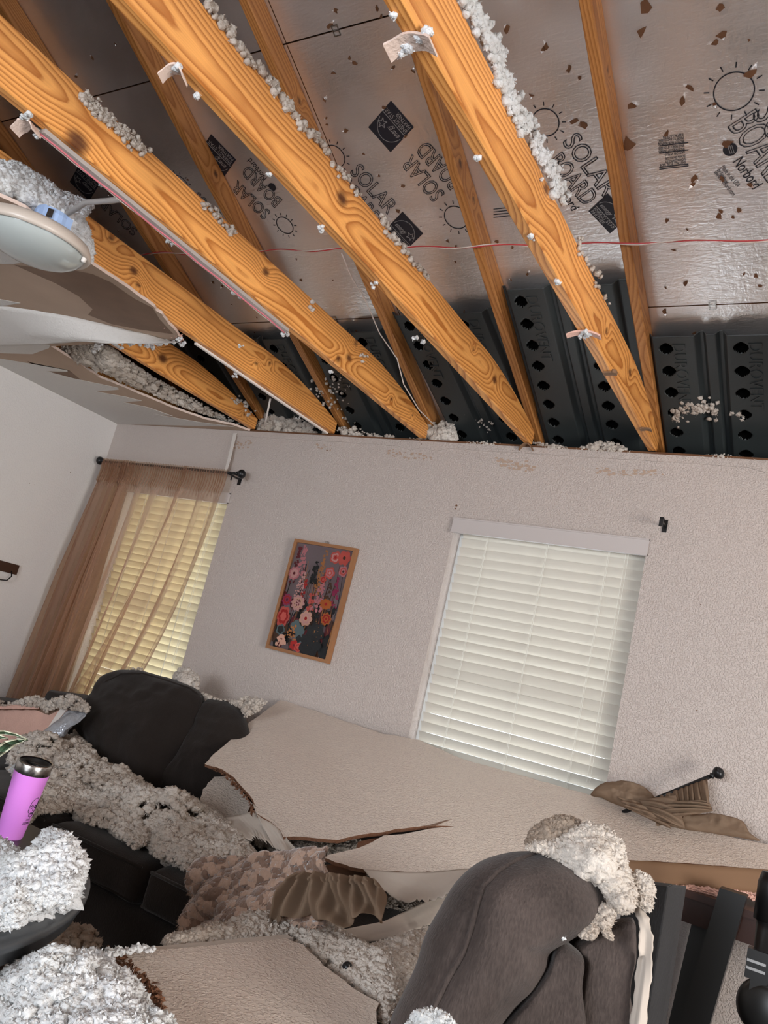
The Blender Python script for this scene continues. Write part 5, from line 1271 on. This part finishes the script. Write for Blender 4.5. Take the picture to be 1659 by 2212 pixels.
fold('swagged_fold', (1398,1733), (1530,1728), (1425,1772), (1540,1752), 3.235, 3.215, lambda u, v: .034*bell(u,v,.7)+.009*math.sin(v*24-u*u*9)*bell(u,v,.3)+.004*fbm(np.array([[u*7,v*4,9]]),3)[0], 120, 50)
fold('swagged_fold', (1380,1728), (1460,1718), (1412,1766), (1480,1790), 3.225, 3.205, lambda u, v: .022*bell(u,v,.7)+.008*math.sin(v*20-u*9)*bell(u,v,.3), 80, 40)

# ------------------------------------------------------------------ blown insulation
def ico(sub):
    bm = bmesh.new(); bmesh.ops.create_icosphere(bm, subdivisions=sub, radius=1)
    V = np.array([v.co[:] for v in bm.verts]); F = np.array([[v.index for v in f.verts] for f in bm.faces]); bm.free(); return V, F
TPL = {}
for sub in (2, 3, 4):
    V0, F0 = ico(sub); L_ = []
    for k in range(10):
        o_ = k*11.3
        d = 1+.28*vnoise(V0*1.5+o_)+.26*vnoise(V0*3.4+o_+5)+.15*vnoise(V0*7.5+o_+9)
        sp = np.clip(vnoise(V0*5.2+o_+31), .15, 1)-.15
        d += sp**1.3*(.75 if sub > 2 else .5)
        if sub == 4: d += .10*vnoise(V0*14+o_)+.35*(np.clip(vnoise(V0*11+o_+3), .3, 1)-.3)
        L_.append(V0*d[:,None])
    TPL[sub] = (L_, F0)
nr = np.random.RandomState(11)
def rotm(n):
    q = nr.randn(n, 4); q /= np.linalg.norm(q, axis=1, keepdims=True); w,x,y,z = q.T
    return np.stack([np.stack([1-2*(y*y+z*z),2*(x*y-z*w),2*(x*z+y*w)],-1),np.stack([2*(x*y+z*w),1-2*(x*x+z*z),2*(y*z-x*w)],-1),np.stack([2*(x*z-y*w),2*(y*z+x*w),1-2*(x*x+y*y)],-1)],1)
TRI = [0]
def fluff(name, cents, rads, mat, sub=2, flat=.8, parent=None, wisps=3, **kw):
    C = np.array(cents); R = np.array(rads); n = len(C); T_, F0 = TPL[sub]; RM = rotm(n); VS = []; FS = []; b = 0
    for i in range(n):
        v = (T_[nr.randint(len(T_))]*np.array([1, nr.uniform(.7,1), nr.uniform(.6,.95)])) @ RM[i].T; v = v*R[i]; v[:,2] *= flat; VS.append(v+C[i]); FS.append(F0+b); b += len(v)
    nf = 24 if sub > 2 else 8                  # torn flakes standing off the clump
    if nf:
        D = nr.randn(n, nf, 3); D /= np.linalg.norm(D, axis=2, keepdims=True); Rr = R[:,None,None]
        Pq = C[:,None,:]+D*Rr*np.array([1,1,flat])*nr.uniform(.70,1.02,(n,nf,1)); Tn = D*.55+nr.randn(n,nf,3)*.6; Tn /= np.linalg.norm(Tn, axis=2, keepdims=True)
        Sd = np.cross(Tn, nr.randn(n,nf,3)); Sd /= np.linalg.norm(Sd, axis=2, keepdims=True)
        Lq = np.minimum(Rr*nr.uniform(.3,.7,(n,nf,1)), .0075); Wq = Lq*nr.uniform(.25,.55,(n,nf,1)); Bq = np.cross(Tn, Sd)
        Q = np.stack([Pq-Sd*Wq, Pq+Sd*Wq*.8, Pq+Tn*Lq*.55+Sd*Wq*.7+Bq*Lq*.2, Pq+Tn*Lq+Bq*Lq*nr.uniform(-.3,.5,(n,nf,1)), Pq+Tn*Lq*.5-Sd*Wq*.8+Bq*Lq*.15], 2).reshape(-1,3)
        k = n*nf; VS.append(Q); FS.append((np.arange(k)[:,None,None]*5+np.array([[0,1,2],[0,2,4],[4,2,3]])[None]).reshape(-1,3)+b); b += len(Q)
    W = []
    for i in range(n):                         # loose fibres and flakes
        for _ in range(wisps):
            d = nr.randn(3); d /= np.linalg.norm(d); p = C[i]+d*R[i]*np.array([1,1,flat])*.95; t = nr.randn(3)*.35+d; t /= np.linalg.norm(t); s = np.cross(t, nr.randn(3)); s /= np.linalg.norm(s)
            L = min(R[i]*nr.uniform(.25,.6), .009); w = L*nr.uniform(.18,.4); q = np.cross(t, s)
            W.append(np.array([p-s*w-t*L*.3, p+s*w-t*L*.3, p+q*w*.6, p+t*L]))
    if W:
        VS.append(np.concatenate(W)); k = len(W); FS.append((np.arange(k)[:,None,None]*4+np.array([[0,1,3],[1,2,3],[2,0,3]])[None]).reshape(-1,3)+b)
    V = np.concatenate(VS); F = np.concatenate(FS); TRI[0] += len(F)
    return fin(name, fast_mesh(name, V, F), M[mat], parent, True, kind='stuff', **kw)
def inpoly(P, x, y):
    n = len(P); c = False; j = n-1
    for i in range(n):
        if ((P[i][1] > y) != (P[j][1] > y)) and (x < (P[j][0]-P[i][0])*(y-P[i][1])/(P[j][1]-P[i][1])+P[i][0]): c = not c
        j = i
    return c
def edge_d(P, x, y):
    A_ = np.array(P, float); B_ = np.roll(A_, -1, 0); ab = B_-A_; t = np.clip((((x,y)-A_)*ab).sum(1)/(ab**2).sum(1), 0, 1); return np.min(np.linalg.norm(A_+ab*t[:,None]-(x,y), axis=1))
def pile(label, poly, pl_, n, r, mat, sub=2, hgt=.03, name='insulation_pile', under=.045, flat=.8, wisps=3, clip=None, cat='insulation', rpx=None):
    P = poly; xs = [p[0] for p in P]; ys = [p[1] for p in P]; C = []; R = []; rr = random.Random(int(sum(xs)+sum(ys)))
    pts = []; tries = 0
    while len(pts) < n and tries < n*60:
        tries += 1; x = rr.uniform(min(xs), max(xs)); y = rr.uniform(min(ys), max(ys))
        if inpoly(P, x, y): pts.append((x, y))
    upn = pl_[1]/np.linalg.norm(pl_[1]); upn = upn if upn[2] > 0 else -upn
    for x, y in pts:
        p = on_plane(x, y, *pl_); d = np.linalg.norm(p-CAM); pxm = FPX/d; e = edge_d(P, x, y)/pxm
        rad = rr.uniform(*r); rad = min(rad, max(r[0]*.55, e*.9+r[0]*.3))
        z = hgt*min(1, e/.10)*(1+.9*fbm(p[None]*8,3)[0])
        C.append(p+np.array([0,0,1])*max(-.01, z)-upn*rad*.2); R.append(rad)
    if under:                                  # larger soft mass below, so that nothing shows through
        m_ = int(n*.20)
        for k in range(m_*3):
            x, y = pts[rr.randrange(len(pts))]; p = on_plane(x, y, *pl_); d = np.linalg.norm(p-CAM); e = edge_d(P, x, y)*d/FPX
            rad = min(under, e*.85)
            if rad > .015 and m_ > 0: C.append(p-np.array([0,0,rad*.55])); R.append(rad); m_ -= 1
    return fluff(name, C, R, mat, 3 if n > 100 else 2, flat, wisps=min(wisps, 2), label=label, cat=cat)
# on and around the sofa
pile('huge drift of grey white insulation covering the sofa seats', [(15,1640),(40,1590),(100,1578),(150,1590),(180,1560),(190,1600),(220,1645),(300,1688),(345,1712),(420,1722),(478,1765),(520,1800),(560,1850),(640,1868),(690,1828),(700,1880),(690,1900),(620,1905),(560,1915),(520,1900),(470,1880),(420,1872),(400,1880),(372,1862),(330,1850),(325,1820),(290,1835),(262,1810),(235,1790),(185,1780),(160,1750),(120,1758),(80,1760),(45,1800),(20,1780),(60,1700)],
     (np.array([-2.2,2.3,.50]), np.array([-.02,-.16,1.])), 2700, (0.011,0.026), 'fluff', 2, .055, under=.085, wisps=4)
pile('dusty tan insulation drift between the brown cushions and the white drift', [(110,1600),(190,1605),(260,1665),(340,1705),(400,1730),(330,1745),(250,1720),(170,1680),(120,1650)], (np.array([-2.2,2.3,.56]), np.array([-.02,-.15,1.])), 260, (0.01,0.02), 'fluff', 2, .03)
pile('ridge of insulation along the top of the pink slab', [(-20,1512),(30,1516),(60,1503),(85,1502),(100,1512),(140,1500),(155,1498),(180,1510),(196,1528),(190,1540),(150,1532),(120,1530),(100,1540),(88,1530),(40,1522),(-20,1526)], (np.array([-3.5,2.72,.7]), np.array([.15,1,-.35])), 170, (0.009,0.019), 'fluff', 2, 0, under=0)
pile('ball of insulation on the left cushion top near the window', [(372,1460),(388,1440),(410,1443),(430,1462),(428,1490),(412,1500),(392,1488),(378,1475)], (np.array([-3,3.02,.9]), np.array([0,1,-.2])), 110, (0.01,0.02), 'fluff', 2, 0, under=.04)
pile('crumbs of insulation along the sofa back between cushion and slab', [(425,1495),(440,1495),(470,1508),(510,1512),(530,1502),(555,1505),(578,1515),(560,1535),(528,1552),(520,1530),(490,1516),(450,1512)], (np.array([-2.7,3.0,.9]), np.array([0,1,-.2])), 120, (0.008,0.017), 'fluff', 2, 0, under=0)
pile('tuft of insulation on the highest corner of the left cushion', [(272,1450),(295,1440),(312,1445),(314,1455),(290,1456)], (np.array([-3.1,2.95,.9]), np.array([0,1,-.2])), 16, (.010,.018), 'fluff', 2, 0, under=0)
pile('grey insulation lying in shadow behind the cracked slab', [(440,1770),(520,1775),(600,1790),(620,1800),(730,1812),(830,1795),(870,1800),(780,1835),(690,1862),(640,1862),(560,1830),(500,1800)], (np.array([-1.8,2.5,.47]), np.array([0,-.1,1.])), 420, (0.01,0.022), 'fluff', 2, .01, under=.06)
pile('insulation lodged behind the lower torn paper flap', [(780,1895),(860,1930),(930,1955),(960,1930),(940,1975),(860,1985),(800,1990),(790,1940)], (np.array([-1.2,2.3,.42]), np.array([0,-.1,1.])), 130, (0.01,0.02), 'fluff', 2, .01, under=.04)
pile('insulation resting on the bunched fallen curtain', [(690,1880),(740,1870),(790,1884),(792,1898),(760,1915),(735,1910),(700,1900)], (np.array([-1.5,2.05,.49]), np.array([0,-.1,1.])), 50, (.010,.020), 'fluff', 2, .02, under=0)
pile('billowing insulation between the blanket and the front slab', [(345,2040),(362,2022),(420,2012),(460,1995),(490,1995),(540,1968),(590,1970),(610,1990),(640,1970),(690,1975),(735,1992),(742,2020),(800,2040),(880,2015),(925,2000),(915,2040),(890,2100),(862,2160),(838,2212),(820,2240),(815,2170),(755,2128),(700,2085),(650,2040),(615,2026),(450,2042),(380,2052)],
     plane_z(-1.0, 1.8, .49, 0, .03), 1250, (0.01,0.025), 'fluff', 2, .035, under=.06, wisps=4)
pile('small clump of insulation on the checked blanket', [(520,1890),(600,1880),(650,1890),(640,1925),(600,1935),(560,1925),(530,1905)], (np.array([-1.5,2.03,.45]), np.array([0,-.3,1.])), 160, (0.008,0.017), 'fluff', 2, .01, under=0)
pile('white tufts along the far edge of the front slab', [(225,2052),(245,2042),(265,2050),(300,2040),(335,2045),(330,2055),(280,2058),(240,2066)], plane_z(-1.2,1.6,.515,0,0), 36, (.010,.018), 'fluff_lit', 2, .01, under=0)
# foreground left
pile('bright white mound of insulation on the coffee table', [(-40,1800),(0,1820),(50,1850),(70,1830),(95,1795),(112,1795),(130,1800),(152,1808),(160,1835),(180,1850),(184,1885),(172,1920),(150,1950),(120,1955),(90,1962),(60,1972),(40,2000),(0,2000),(-40,2010)],
     (np.array([-1.5,1.3,.66]), np.array([-.15,-.35,1.])), 1000, (0.009,0.022), 'fluff_lit', 2, .05, under=.07, wisps=4)
pile('bright white mound of insulation in the bottom left corner', [(-30,2130),(10,2100),(40,2060),(70,2045),(110,2045),(160,2055),(200,2050),(228,2062),(250,2090),(285,2110),(310,2150),(330,2180),(370,2200),(400,2260),(380,2400),(-60,2400)],
     plane_z(-1.1, 1.35, .545, 0, .12), 1350, (0.007,0.019), 'fluff_lit', 2, .045, under=.06, wisps=5)
pile('bright tuft of insulation at the bottom edge beside the recliner', [(880,2212),(895,2188),(925,2178),(960,2190),(985,2212),(990,2260),(880,2260)], (at_dist(930,2200,1.45), np.array([0,-1,.4])), 140, (0.008,0.015), 'fluff_lit', 2, 0, under=0)
pile('small tuft of insulation on the tumbler lid', [(18,1665),(22,1652),(35,1648),(40,1658),(38,1668),(28,1672)], (mc+ma*(hh+.008), np.array([0,-1,.6])), 24, (0.004,0.008), 'fluff_lit', 2, 0, under=0)
pile('dim insulation flakes on the low slab under the table', [(60,2010),(130,1985),(200,2000),(235,2040),(150,2050),(80,2040)], plane_z(-1.2,1.5,.32,0,.02), 60, (.012,.024), 'fluff_dirty', 2, .01, under=0)
# recliner
pile('dusty brown insulation crest on top of the recliner', [(1132,1822),(1150,1790),(1180,1770),(1215,1760),(1250,1768),(1255,1790),(1225,1812),(1190,1822),(1150,1835)], (at_dist(1195,1800,1.83), np.array([.2,-1,.5])), 260, (0.007,0.016), 'fluff_dirty', 2, 0, under=.03)
pile('white insulation spilling over the right shoulder of the recliner', [(1130,1832),(1165,1815),(1200,1818),(1240,1790),(1270,1775),(1310,1785),(1345,1820),(1350,1855),(1360,1890),(1375,1925),(1370,1950),(1358,1965),(1330,1962),(1310,1930),(1290,1895),(1255,1880),(1215,1862),(1180,1845)], (at_dist(1270,1860,1.80), np.array([.25,-1,.5])), 800, (0.008,0.019), 'fluff', 2, 0, under=.045, wisps=4)
pile('beige insulation lump hanging beside the paper strip', [(1355,1895),(1380,1880),(1405,1895),(1415,1920),(1405,1945),(1412,1965),(1395,1970),(1370,1950)], (at_dist(1385,1920,1.84), np.array([.2,-1,.3])), 150, (0.007,0.015), 'fluff', 2, 0, under=0)
pile('tufts of insulation on the shoulder seam of the recliner', [(1240,2010),(1262,1985),(1290,1965),(1300,1950),(1330,1955),(1328,1980),(1318,2000),(1325,2030),(1310,2030),(1298,2005),(1280,2030),(1255,2025)], (at_dist(1285,1995,1.78), np.array([.2,-1,.4])), 130, (0.006,0.012), 'fluff', 2, 0, under=0)
pile('tiny insulation tuft on the recliner corner', [(1203,2022),(1222,2015),(1228,2025),(1212,2030)], (at_dist(1215,2022,1.74), np.array([.2,-1,.4])), 6, (.006,.010), 'fluff_lit', 3, 0, under=0)
# up in the attic
YP = YB+.03
pile('insulation heap on the wall plate between the two left joists', [(550,925),(560,895),(585,878),(620,890),(650,905),(690,925),(705,938),(660,942),(600,938),(552,935)], (np.array([0,YP+.02,2.44]), np.array([0,1,0])), 200, (0.01,0.02), 'fluff', 2, 0, under=.03)
pile('insulation scattered on the wall plate left of the cable joist', [(728,925),(760,915),(790,935),(840,938),(900,948),(860,952),(730,945)], (np.array([0,YP,2.44]), np.array([0,1,0])), 70, (.010,.022), 'fluff', 2, 0, under=0)
pile('insulation clump on the wall plate right of the cable joist', [(905,940),(920,915),(955,908),(980,915),(992,955),(950,962),(905,955)], (np.array([0,YP,2.44]), np.array([0,1,0])), 120, (0.01,0.02), 'fluff', 2, 0, under=.03)
pile('thin insulation row on the wall plate left of the centre joist end', [(995,955),(1050,952),(1110,962),(1110,972),(1000,966)], (np.array([0,YP-.02,2.44]), np.array([0,1,0])), 50, (.008,.016), 'fluff', 2, 0, under=0)
pile('insulation row on the wall plate between the two rightmost joists', [(1150,955),(1190,958),(1240,970),(1290,952),(1330,955),(1360,972),(1385,982),(1290,980),(1180,972)], (np.array([0,YP-.02,2.44]), np.array([0,1,0])), 130, (.010,.024), 'fluff', 2, 0, under=0)
pile('insulation crumbs on the wall plate at the far right', [(1505,985),(1560,980),(1610,990),(1659,992),(1659,998),(1510,992)], (np.array([0,YP-.02,2.44]), np.array([0,1,0])), 60, (.008,.015), 'fluff', 2, 0, under=0)
def strewn(label, pts, off, r, mat='fluff', n=5, jit=6):
    C = []; R = []; rr = random.Random(int(pts[0][0]*3+pts[0][1]))
    for x, y in pts:
        for _ in range(n):
            c = off(x+rr.gauss(0,jit), y+rr.gauss(0,jit)); C.append(c); R.append(rr.uniform(*r))
    return fluff('insulation_flakes', C, R, mat, 2, .9, wisps=2, label=label, cat='insulation')
onb = lambda x, y: deck(x, y, .075)
strewn('insulation flakes caught on the far right vent baffle', [(1465,890),(1475,885),(1490,878),(1505,880),(1520,885),(1470,900),(1535,880),(1458,905),(1500,885),(1518,877),(1595,900),(1540,895)], onb, (.006,.013), n=9, jit=7)
strewn('insulation flakes caught on the crooked vent baffle', [(1010,900),(1030,905),(1000,910),(1025,920),(1055,925),(1040,912)], onb, (.004,.009), n=6)
strewn('insulation dust on the dark baffle behind the cable joist', [(720,820),(725,850),(745,870),(740,900),(770,920),(790,930),(715,840),(735,835)], onb, (.004,.011), 'fluff', n=8, jit=12)
strewn('insulation clinging to the rafter beside the dark joist end', [(690,835),(700,850),(710,865)], onb, (.006,.012), n=6)
# insulation lying along the tops of the joists and clinging to their faces
def ridge(label, pts, x, r, n=9, mat='fluff', sub=2, jit=5, flat=.9):
    C = []; R = []; rr = random.Random(int(pts[0][0]*5+pts[0][1]))
    for (xa, ya), (xb, yb) in zip(pts[:-1], pts[1:]):
        m_ = max(1, int(n*math.hypot(xb-xa, yb-ya)/40))
        for _ in range(m_):
            s = rr.random(); c = on(xa+(xb-xa)*s+rr.gauss(0,jit), ya+(yb-ya)*s+rr.gauss(0,jit), x=x+.004); R.append(rr.uniform(*r)); C.append(c)
    return fluff('insulation_ridge', C, R, mat, sub, flat, wisps=2, label=label, cat='insulation')
x4, x3, x1, x0, xm = [q+.022 for q in JX[:5]]
ridge('thick white insulation ridge along the top of the rightmost joist', [(1010,0),(1035,45),(1058,85),(1075,125),(1095,190),(1110,230),(1130,260),(1145,285)], x4, (.006,.014), 30, 'fluff_lit', 2, 8)
ridge('insulation ridge on the middle of the rightmost joist', [(1150,295),(1170,325),(1185,350),(1190,380),(1205,405),(1210,432)], x4, (.006,.014), 30, 'fluff_lit', 2, 8)
ridge('small insulation bits low on the rightmost joist', [(1250,510),(1260,540),(1270,560),(1290,600),(1320,660)], x4, (.005,.010), 7, 'fluff', 2, 5)
ridge('insulation line on the upper part of the centre joist', [(445,0),(470,40),(490,60),(510,95),(540,130),(570,155),(600,190),(625,235),(650,270),(690,300),(705,330)], x3, (.006,.013), 10, 'fluff', 2, 4)
ridge('insulation specks along the middle of the centre joist', [(715,345),(735,370),(780,430),(785,420)], x3, (.004,.009), 8, 'fluff', 2, 4)
ridge('insulation line on the lower part of the centre joist', [(820,470),(840,500),(860,525),(890,560),(905,580),(930,605)], x3, (.006,.012), 10, 'fluff', 2, 4)
ridge('grey insulation patch on the upper part of the cable joist', [(180,205),(195,225),(215,240),(235,250),(250,270),(270,290),(295,310),(315,325)], x1, (.005,.011), 34, 'fluff', 2, 7)
ridge('insulation patch on the middle of the cable joist', [(440,440),(460,460),(480,480),(500,505)], x1, (.006,.013), 12, 'fluff', 2, 5)
ridge('insulation tufts low on the cable joist', [(672,648),(682,665)], x1, (.006,.011), 12, 'fluff', 2, 4)
ridge('single insulation tuft near the end of the cable joist', [(778,765),(786,778)], x1, (.006,.011), 14, 'fluff', 2, 4)
ridge('insulation smear on the end of the short left joist', [(505,870),(525,868),(545,890)], xm, (.005,.012), 18, 'fluff', 2, 7)
ridge('insulation smear on the end of the lamp side joist', [(680,845),(700,860),(715,880)], x0, (.004,.009), 12, 'fluff', 2, 6)
def tufts(label, pts, r, mat='fluff_lit', dz=-.006, n=5, jit=3, z=None):
    C = []; R = []; rr = random.Random(int(pts[0][0]+pts[0][1]))
    for x, y in pts:
        for _ in range(n): C.append(on(x+rr.gauss(0,jit), y+rr.gauss(0,jit), z=(z or ZC)+dz)); R.append(rr.uniform(*r))
    return fluff('insulation_tuft', C, R, mat, 2, .9, wisps=2, label=label, cat='insulation')
tufts('white tufts on nails under the rightmost joist', [(1148,512),(1205,610),(1032,340),(852,33)], (.004,.009))
tufts('white tufts on the curled scraps of the rightmost joist', [(880,100),(905,85),(925,68),(870,105),(865,112),(1255,722),(1268,720)], (.006,.012), n=6)
tufts('white tufts on nails under the centre joist', [(377,150),(385,145),(423,207),(580,375),(695,497),(805,615),(900,730),(915,738)], (.004,.009))
tufts('white tufts on nails under the cable joist', [(50,250),(62,248),(78,290),(220,398),(370,523),(505,632),(520,640),(612,722),(620,718),(715,802)], (.004,.009))
tufts('white tufts on the underside of the lamp side joist', [(505,810),(512,805),(645,905),(520,750)], (.003,.007), n=4)
# batt of insulation above the slot and around the lamp
pile('thick insulation bank lying above the ceiling around the lamp box', [(-40,330),(0,345),(40,350),(90,380),(130,410),(180,430),(205,445),(180,470),(195,500),(205,545),(195,575),(170,560),(140,520),(110,480),(60,440),(0,415),(-40,400)],
     (np.array([-2.575,1.4,2.50]), np.array([1.,0,0])), 700, (.010,.022), 'fluff_lit', 2, 0, under=.035, wisps=3)
pile('packed insulation seen through the torn ceiling slot', [(118,752),(160,742),(240,745),(262,765),(330,812),(400,850),(470,890),(520,915),(490,912),(400,880),(300,838),(200,792),(150,772)], (np.array([0,0,ZC+.03]), np.array([0,0,1.])), 1100, (.008,.017), 'fluff', 2, 0, under=.05, flat=.7, wisps=0)
tufts('frayed white fluff dripping from the sagging ceiling paper', [(215,745),(250,742),(262,748),(285,742),(300,740),(322,744),(330,750),(345,742),(360,740),(375,738),(388,735),(398,742),(206,750)], (.006,.014), dz=-.02, n=4, jit=4)
tufts('pink crumbs at the torn corner of the ceiling sheet', [(340,700),(355,705),(370,715),(382,722),(390,732),(362,712),(375,727)], (.006,.012), 'gyps', dz=-.004, n=4)
print('fluff triangles', TRI[0])
